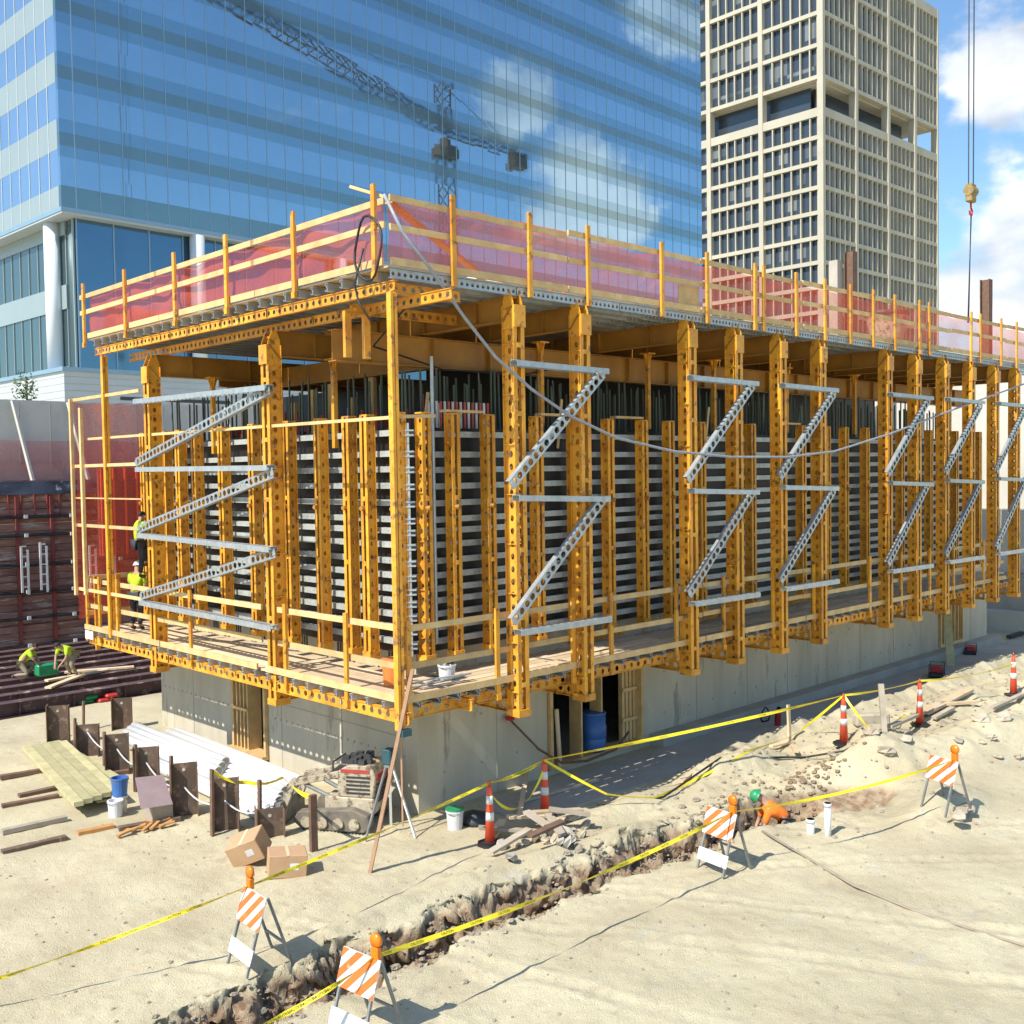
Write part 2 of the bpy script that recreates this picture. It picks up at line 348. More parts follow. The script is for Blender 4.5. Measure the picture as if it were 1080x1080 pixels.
def catenary(p, q, sag, n=14):
    p = Vector(p); q = Vector(q)
    return [p.lerp(q, k/n)-Vector((0, 0, 4*sag*(k/n)*(1-k/n))) for k in range(n+1)]

# ------------------------------------------------------------------ ground
def sm(a, b, x):
    t = min(1, max(0, (x-a)/(b-a))); return t*t*(3-2*t)
TR = [(3.0, 12.0), (6.6, 12.35), (8.0, 12.3), (9.8, 12.35), (11.9, 12.3), (14.2, 12.15), (16.5, 12.0), (18.4, 12.0)]
def segd(x, y, P):
    b = 1e9
    for (x0, y0), (x1, y1) in zip(P, P[1:]):
        dx, dy = x1-x0, y1-y0; t = max(0, min(1, ((x-x0)*dx+(y-y0)*dy)/(dx*dx+dy*dy)))
        b = min(b, math.hypot(x-x0-dx*t, y-y0-dy*t))
    return b
MOUND = [(11.9, 13.35, .8, .25, .13), (13.6, 13.2, .9, .25, .16), (15.4, 12.95, .9, .25, .18), (10.2, 13.45, .8, .2, .10), (27.5, 10.2, 1.5, 1.1, .22), (24.0, 12.3, 1.2, .5, .25), (33, 9.5, 2, 1, .25), (20.5, 13.7, 1.3, .5, .30), (24.5, 13.2, 2.0, .7, .32), (22.6, 11.6, 1.6, .7, .42), (25.5, 10.8, 2.3, .9, .30), (29.5, 12.6, 2.5, 1.0, .35), (16.6, 13.9, 1.4, .4, .22),
         (12.7, 13.6, 1.2, .4, .10), (21.0, 9.2, 1.4, .5, .25), (30.5, 8.5, 3, 1.4, .3), (34, 11.5, 3, 1.2, .35), (28, 14.2, 5, .35, .22), (36, 14.4, 4, .4, .22), (22.5, 14.35, 3, .22, .18), (9.2, 13.35, 1.3, .22, .12), (17.2, 11.1, .6, .25, .12)]
def hbase(x, y):
    z = 0.0
    for mx_, my_, sx, sy, a in MOUND:
        a *= 1.75 if mx_ > 19 else 1
        e = ((x-mx_)/sx)**2+((y-my_)/sy)**2
        if e < 8: z += a*math.exp(-e)
    z += (-1.05)*sm(1.25, .62, math.sqrt(((x-18.9)/1.35)**2+((y-11.75)/.72)**2))
    z += (-.45)*sm(1.2, .3, math.sqrt(((x-20.9)/1.7)**2+((y-11.2)/.9)**2))
    return z
HY = [0.0]
def hz(x, y):
    HY[0] = 0.0
    z = hbase(x, y)
    inside = 13.15 < x and 16.0 < y
    if inside: return 0.0
    n = noise.fractal(Vector((x*.7, y*.7, 1)), 1, 2, 5); f = noise.noise(Vector((x*5, y*5, 3)))
    rough = 1.0 if y < 14.6 or x < 12.6 else .25
    z += (.05*n+.012*f)*rough
    jig = .22*noise.noise(Vector((x*2.0, y*2.2, 5)))+.03*noise.noise(Vector((x*8, y*8, 5)))
    d = segd(x, y, TR)+jig
    for (rx, ry, ang, w_) in ((14.0, 8.2, -58, 1.7), (19.0, 8.6, -38, 1.8), (9.5, 9.3, -70, 1.7), (7.5, 15.2, 20, 1.6)):
        ca, sa = math.cos(R(ang)), math.sin(R(ang)); ex, ey = x-rx, y-ry; al = ex*ca+ey*sa; cr2 = -ex*sa+ey*ca+.2*math.sin(al*.6)+.15*noise.noise(Vector((al*.8, rx, 3)))
        k2 = min(abs(cr2-w_/2), abs(cr2+w_/2))
        if k2 < .3 and abs(al) < 7: z += (-.030*math.exp(-(k2/.11)**2)*(.7+.3*math.sin(al*24))+.016*math.exp(-((k2-.2)/.06)**2))*sm(7, 4, abs(al))*(.5+.5*noise.noise(Vector((al*.5, rx, 0))))*1.5
    if x > 17.5 and y > 9.3 and y < 14.6: z += .09*noise.fractal(Vector((x*1.6, y*1.6, 8)), 1, 2, 5)*sm(17.5, 19.5, x)*sm(9.3, 10.6, y)
    if x < 19.2:
        dep = .58+.15*noise.noise(Vector((x*1.3, 0, 0)))
        wid = .47+.07*math.sin(x*1.7)
        t = sm(wid+.24, wid-.18, d); z -= dep*t
        if .02 < t < .99 :
            z += .10*noise.noise(Vector((x*5, t*6, 2)))+.06*noise.noise(Vector((x*14, t*14, 2)))
            ph = t*dep/.13+2.5*noise.noise(Vector((x*1.1, 0, 6))); z -= (ph-math.floor(ph)-.5)*.10*(1 if d > 0 else 0)
            HY[0] = .24*noise.noise(Vector((x*2.6, math.floor(ph)*3.1, 9)))+.07*noise.noise(Vector((x*8, t*14, 4)))
        elif t >= .98: z += .07*noise.noise(Vector((x*7, y*7, 2)))
    return z
def axis(a, b, step, far):
    v = []; x = a
    while x < b: v.append(x); x += step*(1 if True else 1)
    lo = []; s_ = step; x = a
    while x > -far: s_ *= 1.35; x -= s_; lo.append(x)
    hi = []; s_ = step; x = b
    while x < far: hi.append(x); s_ *= 1.35; x += s_
    return list(reversed(lo))+v+hi
def axis2(a, m1, b, s1, s2, far):
    v = []; x = a
    while x < m1: v.append(x); x += s1
    while x < b: v.append(x); x += s2
    lo = []; s_ = s1; x = a
    while x > -far: s_ *= 1.4; x -= s_; lo.append(x)
    hi = []; s_ = s2; x = b
    while x < far: hi.append(x); s_ *= 1.35; x += s_
    return list(reversed(lo))+v+hi
xs = axis2(4.0, 21.0, 44.0, .05, .11, 900); ys = sorted([y_ for y_ in axis2(4.6, 14.8, 20.0, .05, .12, 900) if not 11.3 < y_ < 13.5]+[11.3+.025*k for k in range(1, 88)]+[44.5, 44.62, 46.1, 46.25]); xs = sorted(xs+[46.25, 46.35])
vs = []; nx = len(xs)
for y in ys:
    for x in xs:
        if y > 46.2: z = 9.6
        elif y > 40: z = 0.0
        elif x > 46.3: z = sm(46.3, 60, x)*3.0
        elif 3.5 < x < 45 and 4 < y < 30: z = hz(x, y)
        else: z = .05*noise.fractal(Vector((x*.3, y*.3, 1)), 1, 2, 3)
        vs.append((x, y+HY[0] if (4 < x < 21 and 9 < y < 15) else y, z))
fs = [(j*nx+i, j*nx+i+1, (j+1)*nx+i+1, (j+1)*nx+i) for j in range(len(ys)-1) for i in range(nx-1)]
g = MB(); g.v = vs; g.f = fs
gm = bpy.data.materials.new('ground'); gm.use_nodes = True; t = gm.node_tree; b = t.nodes['Principled BSDF']; b.inputs['Roughness'].default_value = .95
ge = N(t, 'ShaderNodeNewGeometry')
def nn(s, d=8, r=.6, st=(1, 1, 1)):
    m_ = N(t, 'ShaderNodeMapping'); m_.inputs['Scale'].default_value = st; t.links.new(ge.outputs['Position'], m_.inputs[0])
    n_ = N(t, 'ShaderNodeTexNoise'); n_.inputs['Scale'].default_value = s; n_.inputs['Detail'].default_value = d; n_.inputs['Roughness'].default_value = r; t.links.new(m_.outputs[0], n_.inputs['Vector']); return n_.outputs['Fac']
def ramp(f, a, ca, b_, cb):
    r_ = N(t, 'ShaderNodeValToRGB'); e = r_.color_ramp.elements; e[0].position = a; e[1].position = b_; e[0].color = ca; e[1].color = cb; t.links.new(f, r_.inputs[0]); return r_.outputs[0]
def mixc(f, a, b_):
    m_ = N(t, 'ShaderNodeMix', data_type='RGBA'); t.links.new(f, m_.inputs[0])
    for i, q in ((6, a), (7, b_)):
        if isinstance(q, tuple): m_.inputs[i].default_value = q
        else: t.links.new(q, m_.inputs[i])
    return m_.outputs[2]
c0 = ramp(nn(.55, 10, .62), .32, (.45, .385, .245, 1), .66, (.64, .575, .385, 1))
c0 = mixc(ramp(nn(2.2, 8, .65, (1, 1, 1)), .56, (0, 0, 0, 1), .72, (.6, .6, .6, 1)), c0, (.40, .31, .21, 1))
c0 = mixc(ramp(nn(.9, 9, .7, (.5, 1.6, 1)), .60, (0, 0, 0, 1), .70, (.75, .75, .75, 1)), c0, (.50, .485, .42, 1))
c0 = mixc(ramp(nn(17, 6, .7), .60, (0, 0, 0, 1), .68, (.55, .55, .55, 1)), c0, (.31, .25, .17, 1))
c0 = mixc(ramp(nn(.35, 7, .7, (1, 2.2, 1)), .58, (0, 0, 0, 1), .68, (.5, .5, .5, 1)), c0, (.46, .36, .24, 1))
c0 = mixc(ramp(nn(1.1, 9, .72, (1, 1, 1)), .54, (0, 0, 0, 1), .66, (.45, .45, .45, 1)), c0, (.42, .34, .235, 1))
c0 = mixc(ramp(nn(90, 3, .6), .60, (0, 0, 0, 1), .68, (.5, .5, .5, 1)), c0, (.36, .30, .22, 1))
c0 = mixc(ramp(nn(40, 4, .6), .62, (0, 0, 0, 1), .67, (.6, .6, .6, 1)), c0, (.74, .69, .56, 1))
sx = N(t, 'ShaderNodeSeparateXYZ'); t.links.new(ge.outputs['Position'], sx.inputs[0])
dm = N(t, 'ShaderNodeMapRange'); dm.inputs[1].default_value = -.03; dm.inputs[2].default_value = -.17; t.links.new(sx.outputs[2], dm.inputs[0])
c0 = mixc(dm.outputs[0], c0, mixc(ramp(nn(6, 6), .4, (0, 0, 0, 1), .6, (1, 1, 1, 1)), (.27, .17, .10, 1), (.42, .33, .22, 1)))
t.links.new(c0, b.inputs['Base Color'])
ma = N(t, 'ShaderNodeMath', operation='MULTIPLY_ADD'); t.links.new(nn(9, 10, .7), ma.inputs[0]); ma.inputs[1].default_value = 1.0; t.links.new(nn(45, 5, .6), ma.inputs[2])
bp = N(t, 'ShaderNodeBump'); bp.inputs['Strength'].default_value = .7; bp.inputs['Distance'].default_value = .045; t.links.new(ma.outputs[0], bp.inputs['Height']); t.links.new(bp.outputs[0], b.inputs['Normal'])
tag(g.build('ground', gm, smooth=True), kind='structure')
def gp(px, py, dz=0):                       # a sighting dropped on the terrain
    p = onz(px, py, 0)
    for _ in range(6): p = onz(px, py, hbase(p.x, p.y))
    p.z = hbase(p.x, p.y)+dz; return p
tag(MB().box(14.6, 44, 14.75, 16.3, -.3, .035).build('slab', 'footing'), kind='structure')

# loose stones: nobody could count them
rk = MB()
def rock(mb, c, s, n=6):
    c = Vector(c); k = len(mb.v)
    for iz, (rr, zz) in enumerate(((.55, -.4), (1, 0), (.7, .45))):
        for a in range(n):
            th = a*2*math.pi/n+iz*.4; j = .78+.38*random.random()
            mb.v.append((c.x+math.cos(th)*rr*s*j, c.y+math.sin(th)*rr*s*j*.8, c.z+zz*s*j*.8))
    for i in range(2):
        for a in range(n): mb.f.append((k+i*n+a, k+i*n+(a+1) % n, k+(i+1)*n+(a+1) % n, k+(i+1)*n+a))
    mb.f.append(tuple(k+2*n+a for a in range(n)))
for i in range(2600):
    u_ = random.random()
    if u_ < .38:
        x = random.uniform(5.5, 18.5); y = 12.2+random.gauss(0, .38)
    elif u_ < .6:
        x = random.uniform(17, 36); y = random.gauss(12.6, 1.2)
    else:
        x = random.uniform(4.5, 30); y = random.uniform(5, 21)
    if x > 13 and y > 14.7: continue
    if u_ >= .6 and x > 12.9 and y > 14: continue
    s = random.choice((.015, .02, .025, .035))*(1.7 if u_ < .6 else 1)
    if random.random() < .06: s *= 1.8
    rock(rk, (x, y, hz(x, y)+s*.2), s)
for i in range(1500):
    x = random.uniform(6, 26); y = random.uniform(5, 17)
    if noise.noise(Vector((x*.6, y*.6, 20))) < .05 or (x > 12.8 and y > 14.6): continue
    s = random.choice((.008, .012, .018)); rock(rk, (x, y, hz(x, y)+s*.2), s, 5)
ck = MB()
for i in range(1700):
    x = random.uniform(4.6, 19.0)
    yc = min(((abs(x-(a[0]+b_[0])/2), a, b_) for a, b_ in zip(TR, TR[1:])), key=lambda q: q[0]); a, b_ = yc[1], yc[2]
    y = a[1]+(b_[1]-a[1])*(x-a[0])/(b_[0]-a[0])+random.uniform(-.35, .5)
    if noise.noise(Vector((x*1.1, 4, y))) < -.05: continue
    s = random.choice((.02, .025, .03, .045, .06, .09)); rock(ck, (x, y, hz(x, y)+s*.15), s, 5)
for i in range(260):
    s = random.uniform(.03, .09); x = random.gauss(19.4, 1.3); y = 12.1+random.gauss(0, .35); rock(ck, (x, y, hz(x, y)+s*.2), s, 5)
tag(ck.build('soil_clods', 'clod'), 'broken brown clods of soil lining the far side of the trench', 'soil clods', kind='stuff')
tag(rk.build('gravel', 'stone'), 'loose stones and clods scattered over the dirt and along the trench', 'gravel', kind='stuff')

# ------------------------------------------------------------------ concrete core
core = empty('concrete_core', (13.4, 16.75, 0), 0, 'board-marked grey concrete wall of the core under the yellow formwork', 'concrete wall')
def loc(mb, o=(13.4, 16.75, 0)):
    mb.v = [(x-o[0], y-o[1], z-o[2]) for x, y, z in mb.v]; return mb
XE = 41.9
lw = MB(); lw.box(13.4, 13.8, 17.15, 22.5, -.5, 3.38); lw.box(13.4, 13.8, 24.15, 28.2, -.5, 3.38); lw.box(13.4, 13.8, 22.5, 24.15, -.5, .05); lw.box(13.4, 13.8, 22.5, 24.15, 2.3, 3.38)
loc(lw).build('left_wall', 'concrete', core)
rw = MB()
rw.box(13.4, 17.2, 16.75, 17.15, -.5, 3.378); rw.box(17.2, 20.6, 16.75, 17.15, -.5, .12); rw.box(17.2, 20.6, 16.75, 17.15, 2.35, 3.378)
rw.box(20.6, 37.6, 16.75, 17.15, -.5, 3.378); rw.box(37.6, 39.6, 16.75, 17.15, -.5, .35); rw.box(37.6, 39.6, 16.75, 17.15, 2.3, 3.378); rw.box(39.6, XE, 16.75, 17.15, -.5, 3.378)
loc(rw).build('right_wall', 'concrete', core)
fw = MB(); fw.box(20.9, XE+.3, 16.3, 16.745, -.3, .30); loc(fw).build('footing', 'footing', core)
jl = MB()
for x in (15.6, 22.9, 25.3, 27.4, 29.7, 31.8, 34.1, 36.2, 40.4): jl.box(x, x+.02, 16.742, 16.7505, .0 if x < 20.9 else .31, 3.3)
for y in (19.4, 21.9, 26.3): jl.box(13.392, 13.4005, y, y+.02, 0, 3.3)
jl.box(13.392, 13.4005, 17.2, 22.4, 1.52, 1.54)
loc(jl).build('form_joint', 'footing', core)
hole_me = MB().lathe([(.03, 0), (.03, .012)], (0, 0, 0), 8).mesh('tie_hole'); hole_me.materials.append(M['footing'])
def tie_hole(x, y, z, rot):
    o = bpy.data.objects.new('tie_hole', hole_me); COL.objects.link(o); o.parent = core; o.location = (x-13.4, y-16.75, z); o.rotation_euler = rot
for i in range(26):
    x = 14.1+i*1.06
    if 17 < x < 20.8 or x > 37: continue
    for z in (.75, 1.8): tie_hole(x, 16.749, z, (R(90), 0, 0))
for i in range(44):
    y = 17.2+i*.25
    if 22.3 < y < 24.3: continue
    tie_hole(13.399, y, 1.14, (0, R(-90), 0))
fl = MB(); fl.box(13.8, 41.5, 17.15, 27.8, -.1, .06); fl.box(13.8, 41.5, 17.15, 27.8, 3.0, 3.2); fl.box(41.5, 41.9, 17.15, 28.2, -.5, 3.37); fl.box(13.8, 41.5, 27.8, 28.19, -.5, 3.37)  # unseen floor, slab and end walls added so the openings stay dark
loc(fl).build('inner_light_block', 'footing', core)
fb = MB()                                      # thin dark plates set in a comb along the wall top
for i in range(17):
    y = 17.4+i*.62+.1*(i % 3)
    for k in range(3): fb.box(13.385, 13.399, y+k*.1, y+k*.1+.05, 3.02, 3.28)
loc(fb).build('dark_comb', 'dark_metal', core)
def winframe(name, along, a0, a1, z0, z1, studs, depth0, depth1, fixed):
    f = MB(); s = .09
    def bx(a, b, c, d, p0=None, p1=None):
        p0 = depth0 if p0 is None else p0; p1 = depth1 if p1 is None else p1
        if along == 'x': f.box(a, b, p0, p1, c, d)
        else: f.box(p0, p1, a, b, c, d)
    bx(a0, a0+s, z0, z1); bx(a1-s, a1, z0, z1); bx(a0+s, a1-s, z0, z0+s); bx(a0+s, a1-s, z1-s, z1)
    for st in studs: bx(st, st+.05, z0+s, z1-s, depth0+.03, depth1-.03)
    o = loc(f).build(name, 'timber', core); return o
winframe('window_frame', 'x', 17.22, 20.58, .14, 2.33, [18.28, 19.0], 16.66, 17.1, 0)
s_ = MB()
for x in (19.98, 20.12, 20.26, 20.40): s_.box(x, x+.09, 16.86, 16.98, .24, 2.2)
for z in (.75, 1.5): s_.box(19.95, 20.5, 16.80, 16.855, z, z+.08)
loc(s_).build('shutter_boards', 'timber', core)
winframe('window_frame', 'x', 37.62, 39.58, .37, 2.28, [37.95, 38.25, 38.55, 38.85, 39.15], 16.66, 17.1, 0)
winframe('window_frame', 'y', 22.52, 24.13, .07, 2.28, [23.38, 23.55, 23.72, 23.9], 13.31, 13.75, 0)
s_ = MB()
s_.box(13.2, 13.36, 22.5, 24.2, .08, .17)
loc(s_).build('window_sill', 'timber', core); s_ = MB(); s_.box(13.25, 13.31, 23.3, 24.04, 1.15, 1.22); loc(s_).build('window_batten', 'timber', core)
thing('wood_prop', MB().bar((17.45, 16.6, .2), (17.35, 16.6, 1.55), .09, .05), 'plank', 'short plank leaning inside the left side of the barrel opening', 'plank')
bar_ = empty('plastic_barrel', (18.95, 16.9, .235), 0, 'blue plastic barrel standing in the timber framed wall opening', 'barrel')
MB().lathe([(.27, 0), (.29, .05), (.30, .3), (.29, .32), (.31, .34), (.31, .62), (.29, .64), (.30, .9)], n=20).build('drum', 'blue_plastic', bar_, smooth=True)
MB().lathe([(.31, .9), (.31, .94), (.27, .95)], n=20).build('lid', 'blue_plastic', bar_)
hp = [Vector((15.9, 16.62, 1.55)), Vector((16.1, 16.5, 1.3)), Vector((16.6, 16.45, .8)), Vector((17.3, 16.4, .35)), Vector((18.1, 16.35, .25)), Vector((19.2, 16.4, .3)), Vector((19.9, 16.6, .55))]
h_ = empty('red_hose', (15.9, 16.62, 1.55), 0, 'red brown hose drooping from a wall fitting to the barrel opening', 'hose')
MB().tube([p-Vector((15.9, 16.62, 1.55)) for p in hp], .03, 6).build('hose', 'rust', h_, smooth=True)
MB().lathe([(.09, 0), (.11, .05), (.05, .12)], (0, 0, 0), 10).build('flange', 'red_paint', h_)

# ------------------------------------------------------------------ formwork faces
thing('form_and_dark_sheet', MB().box(13.1, 40.3, 16.42, 16.5, 3.39, 7.9), 'panel_dark', 'black formwork sheet behind the grey bars of the long right side', 'formwork panel')
thing('form_and_dark_sheet', MB().box(13.05, 13.099, 16.42, 28.0, 3.385, 7.9), 'panel_dark', 'black formwork sheet behind the grey bars of the short left side', 'formwork panel')
ZL = [7.77, 7.36, 7.05, 6.72, 6.38, 6.05, 5.82, 5.54, 5.22, 4.93, 4.66, 4.42, 4.15, 3.88, 3.6]
def waler_mesh(L):
    m = MB(); m.perf((0, 0, -.06), (1, 0, 0), (0, 0, 1), L, .12, .17, .010, -.008)
    m.box(0, L, .008, .09, .052, .06); m.box(0, L, .008, .09, -.06, -.052); return m
wr = Proto(thing('waler_beam', waler_mesh(26.9), 'waler', 'x', 'beam'))
wl = Proto(thing('waler_beam', waler_mesh(11.2), 'waler', 'x', 'beam'))
for i, z in enumerate(ZL):
    wr.put((13.0, 16.31, z), (0, 0, 0), f'{nth(i)} galvanized formwork bar from the top on the shaded long side', 'horizontal formwork bars')
    wl.put((12.92, 27.7, z+.03), (0, 0, R(-90)), f'{nth(i)} galvanized formwork bar from the top on the sunlit short side', 'horizontal formwork bars')
cp = empty('corner_coupler', (0, 0, 0), 0, 'x', 'coupler')
m = MB(); m.box(-.12, .12, -.05, .05, -.05, -.02); m.box(-.12, .12, -.05, .05, .04, .07); m.box(-.03, .03, -.03, .03, -.2, .2); m.build('bracket', 'galv', cp)
MB().bar((-.14, 0, 0), (.14, 0, 0), .03, .03).build('pin', 'dark_metal', cp)
cpp = Proto(cp)
for i, z in enumerate(ZL): cpp.put((12.86, 16.2, z), (0, 0, R(-45)), f'{nth(i)} small coupler from the top where the formwork bars meet at the corner', 'corner couplers')

# masts and strongbacks: two perforated channels back to back
def rail_part(L, W, D, wx, fl_, pitch, hr, top):
    """two channels side by side: webs (with holes) at x = +-wx, flanges reaching fl_ to both sides"""
    root = empty('x')
    for sgn in (-1, 1):
        m = MB(); x = sgn*wx
        m.perf((x, 0, 0), (0, 0, 1), (0, 1, 0), L, D, pitch, hr, .010*sgn, long=1.35)
        for y0, y1 in ((-.012, -.0005), (D+.0005, D+.012)): m.box(x-fl_, x+fl_, y0, y1, 0, L)
        for k in range(int(L/.95)):
            z = .45+k*.95; m.box(x+(.0105 if sgn > 0 else -fl_+.001), x+(fl_-.001 if sgn > 0 else -.0105), .0, D, z, z+.018)
        m.build('channel', 'yellow', root)
    for k in range(int(L/1.3)): MB().box(-wx+fl_+.001, wx-fl_-.001, -.02, .01, .55+k*1.3, .64+k*1.3).build('tie_plate', 'yellow', root)
    MB().box(-W/2-.01, W/2+.01, -.035, D+.03, -.02, .12).build('foot_plate', 'yellow', root)
    if top:
        for sgn in (-1, 1):
            m = MB(); xo = sgn*(wx+.011)
            m.prism([(xo, .001, L-.45), (xo, D-.001, L-.45), (xo, D-.001, L+.10), (xo, D*.72, L+.30), (xo, D*.35, L+.30), (xo, .001, L+.05)], (sgn*.014, 0, 0)); m.build('head_plate', 'yellow', root)
            MB().bar((xo+sgn*.03, .01, L+.02), (xo+sgn*.03, D-.01, L-.30), .028, .03, (1, 0, 0)).build('head_rib', 'girder', root)
        MB().box(-W/2, W/2, -.05, -.0125, L-.42, L-.0).build('head_cap', 'yellow', root)
        MB().tube([(-wx+.01, D*.5, L+.17), (wx-.01, D*.5, L+.17)], .035, 8).build('head_pin', 'girder', root)
    else:
        MB().box(-W*.5, W*.5, .0, D, L+.001, L+.03).build('head_plate', 'yellow', root)
        MB().tube([(-.02, -.0, L*.62), (.0, -.10, L*.62)], .05, 8).build('tie_nut', 'girder', root)
    return root
mr = rail_part(7.85, .30, .29, .10, .048, .245, .05, True); mr.name = 'climbing_mast'; mr['category'] = 'mast'; MP = Proto(mr)
MX = [14.15, 16.03, 19.65, 21.5, 23.45, 25.4, 29.15, 31.0, 32.95, 34.92, 36.9, 38.75]
desc = {0: 'nearest the corner', 11: 'nearest the right edge of the picture'}
for i, x in enumerate(MX): MP.put((x, 14.4, 2.3), (0, 0, 0), f'{nth(i)} tall orange mast from the near corner along the shaded long side', 'climbing masts round the formwork')
for i, y in enumerate((18.95, 24.35)): MP.put((11.4, y, 2.3), (0, 0, R(-90)), ('tall orange mast on the sunlit short side, closer to the corner', 'tall orange mast at the far left end of the sunlit short side')[i], 'climbing masts round the formwork', scale=(1, 1, .935))
sb = rail_part(4.85, .24, .20, .075, .04, .26, .036, False); sb.name = 'strongback'; sb['category'] = 'strongback'; SP = Proto(sb)
SBX = [13.15, 13.9, 14.86, 16.29, 17.47, 18.64, 19.89, 20.93, 22.23, 24.52, 27.1, 28.49, 29.56, 30.87, 33.24, 35.35, 37.4, 39.4]
for i, x in enumerate(SBX): SP.put((x, 15.98, 3.3), (0, 0, 0), f'{nth(i)} perforated orange upright from the corner against the long side formwork', 'strongbacks on the formwork')
SBY = [16.3, 17.29, 17.91, 18.95, 20.17, 21.66, 23.07, 24.4, 25.26, 26.05, 27.3]
for i, y in enumerate(SBY): SP.put((12.6, y, 3.3), (0, 0, R(-90)), f'{nth(i)} perforated orange upright from the corner against the short side formwork', 'strongbacks on the formwork')

# corner post and far-left thin post
def thinpost(x, y, z0, z1, label):
    p = empty('corner_post', (x, y, z0), 0, label, 'post')
    MB().box(-.07, -.01, -.06, .06, 0, z1-z0).build('channel', 'yellow', p); MB().box(.01, .07, -.06, .06, 0, z1-z0).build('channel', 'yellow', p)
    m = MB()
    for k in range(int((z1-z0)/.9)): m.box(-.0098, .0098, -.04, .04, .4+k*.9, .5+k*.9)
    m.build('spacer', 'yellow', p)
thinpost(11.3, 14.6, 2.5, 10.12, 'slim full height post at the near corner of the scaffold')
thinpost(11.35, 26.6, 2.9, 10.1, 'slim post hanging at the far left end of the deck')

# z-braces: galvanized perforated struts
def strut_mesh(L, flat):
    m = MB(); W = .20
    m.perf((0, 0, -W/2), (1, 0, 0), (0, 0, 1), L, W, .19, .066, -.008, long=1.1)
    m.box(0, L, .008, .11, W/2-.008, W/2); m.box(0, L, .008, .11, -W/2, -W/2+.008)
    m.box(-.03, .10, -.012, -.001, -.05, .05); m.box(L-.10, L+.03, -.012, -.001, -.05, .05)
    if flat: m.v = [(x, z, -y) for x, y, z in m.v]
    return m
def align(p, q, out):                       # local x along p->q, local -y towards out
    d = nrm(Vector(q)-Vector(p)); o_ = Vector(out); o_ = nrm(o_-d*o_.dot(d)); zz = d.cross(-o_)
    return Matrix((d, -o_, zz)).transposed().to_euler()
P_h = Proto(thing('brace_strut', strut_mesh(2.62, True), 'galv', 'x', 'brace')); P_d = Proto(thing('brace_strut', strut_mesh(3.46, False), 'galv', 'x', 'brace'))
pairs = [(14.15, 16.03), (19.65, 21.5), (23.45, 25.4), (29.15, 31.0), (32.95, 34.92), (36.9, 38.75)]
nm = ['top horizontal', 'upper slanting', 'middle horizontal', 'lower slanting', 'bottom horizontal']
for i, (a, b_) in enumerate(pairs):
    x0, x1 = a-.32, b_+.32
    segs = [((x0+.05, 9.08), (x1, 9.06), 1), ((x0-.05, 6.74), (x1, 8.9), 0), ((x0+.05, 6.55), (x1, 6.46), 1), ((x0-.05, 4.16), (x1, 6.36), 0), ((x0+.05, 4.0), (x1, 3.98), 1)]
    for k, ((xa, za), (xb, zb), flat) in enumerate(segs):
        p = (xa, 14.26, za); q = (xb, 14.26, zb)
        pr = P_h if flat else P_d
        o = pr.put(p, align(p, q, (0, -1, 0)), f'{nm[k]} grey brace of the {nth(i)} zigzag from the corner on the long side', 'zigzag braces on the masts')
P_l = Proto(thing('brace_strut', strut_mesh(6.0, True), 'galv', 'x', 'brace')); P_m = Proto(thing('brace_strut', strut_mesh(6.3, False), 'galv', 'x', 'brace'))
segs = [(24.6, 8.87, 18.55, 8.8, 1), (24.75, 7.36, 18.5, 8.74, 0), (24.6, 7.24, 18.6, 7.2, 1), (24.7, 5.75, 18.45, 7.06, 0), (24.6, 5.65, 18.6, 5.56, 1), (24.7, 4.12, 18.45, 5.46, 0), (24.6, 4.02, 18.55, 3.97, 1)]
for k, (ya, za, yb, zb, flat) in enumerate(segs):
    p = (11.27, ya, za); q = (11.27, yb, zb)
    (P_l if flat else P_m).put(p, align(p, q, (-1, 0, 0)), f'{nth(k)} long brace from the top of the zigzag on the sunlit short side', 'zigzag braces on the masts')

# brackets, edge channels and joists of the walkway
def chan(L, h, pitch, r, yaw=0, side=.07, dbl=False):
    m = MB(); m.perf((0, 0, 0), (1, 0, 0), (0, 0, 1), L, h, pitch, r, -.01)
    m.box(0, L, .01, side, h-.014, h); m.box(0, L, .01, side, 0, .014)
    m.box(0, L, -.02, 0, h-.014, h); m.box(0, L, -.02, 0, 0, .014)
    return m
BR = Proto(thing('wall_bracket', chan(1.95, .26, .22, .06), 'yellow', 'x', 'bracket'))
for i, x in enumerate(MX): BR.put((x-.04, 14.8, 2.33), (0, 0, R(90)), f'perforated bracket from the foot of the {nth(i)} long side mast back to the wall', 'brackets under the masts')
for i, y in enumerate((18.95, 24.35)): BR.put((11.44, y, 2.33), (0, 0, 0), ('bracket from the short side mast nearer the corner back to the wall', 'bracket from the far left mast back to the wall')[i], 'brackets under the masts')
EC = Proto(thing('edge_channel', chan(4.6, .22, .24, .06), 'yellow', 'x', 'edge beam'))
for i in range(6):
    for k, y in enumerate((14.86, 16.3)): EC.put((11.5+i*4.62, y, 2.58), (0, 0, 0), f'{nth(i)} length of {"outer" if k == 0 else "inner"} perforated edge beam under the long walkway', 'edge beams under the walkways')
for i in range(3):
    for k, x in enumerate((11.42, 12.9)):
        EC.put((x, 28.2-i*4.55, 2.58), (0, 0, R(-90)), f'{nth(2-i)} length of {"outer" if k == 0 else "inner"} perforated edge beam under the short walkway', 'edge beams under the walkways')
def cjoist(L):
    m = MB(); h = .13
    m.box(0, L, -.05, -.042, 0, h); m.box(0, L, -.042, .03, h-.008, h); m.box(0, L, -.042, .03, 0, .008); m.box(0, L, .022, .03, .008, .035); m.box(0, L, .022, .03, h-.035, h-.008)
    m.bar((.02, -.03, .015), (.02, .02, .115), .01, .02, (1, 0, 0)); return m
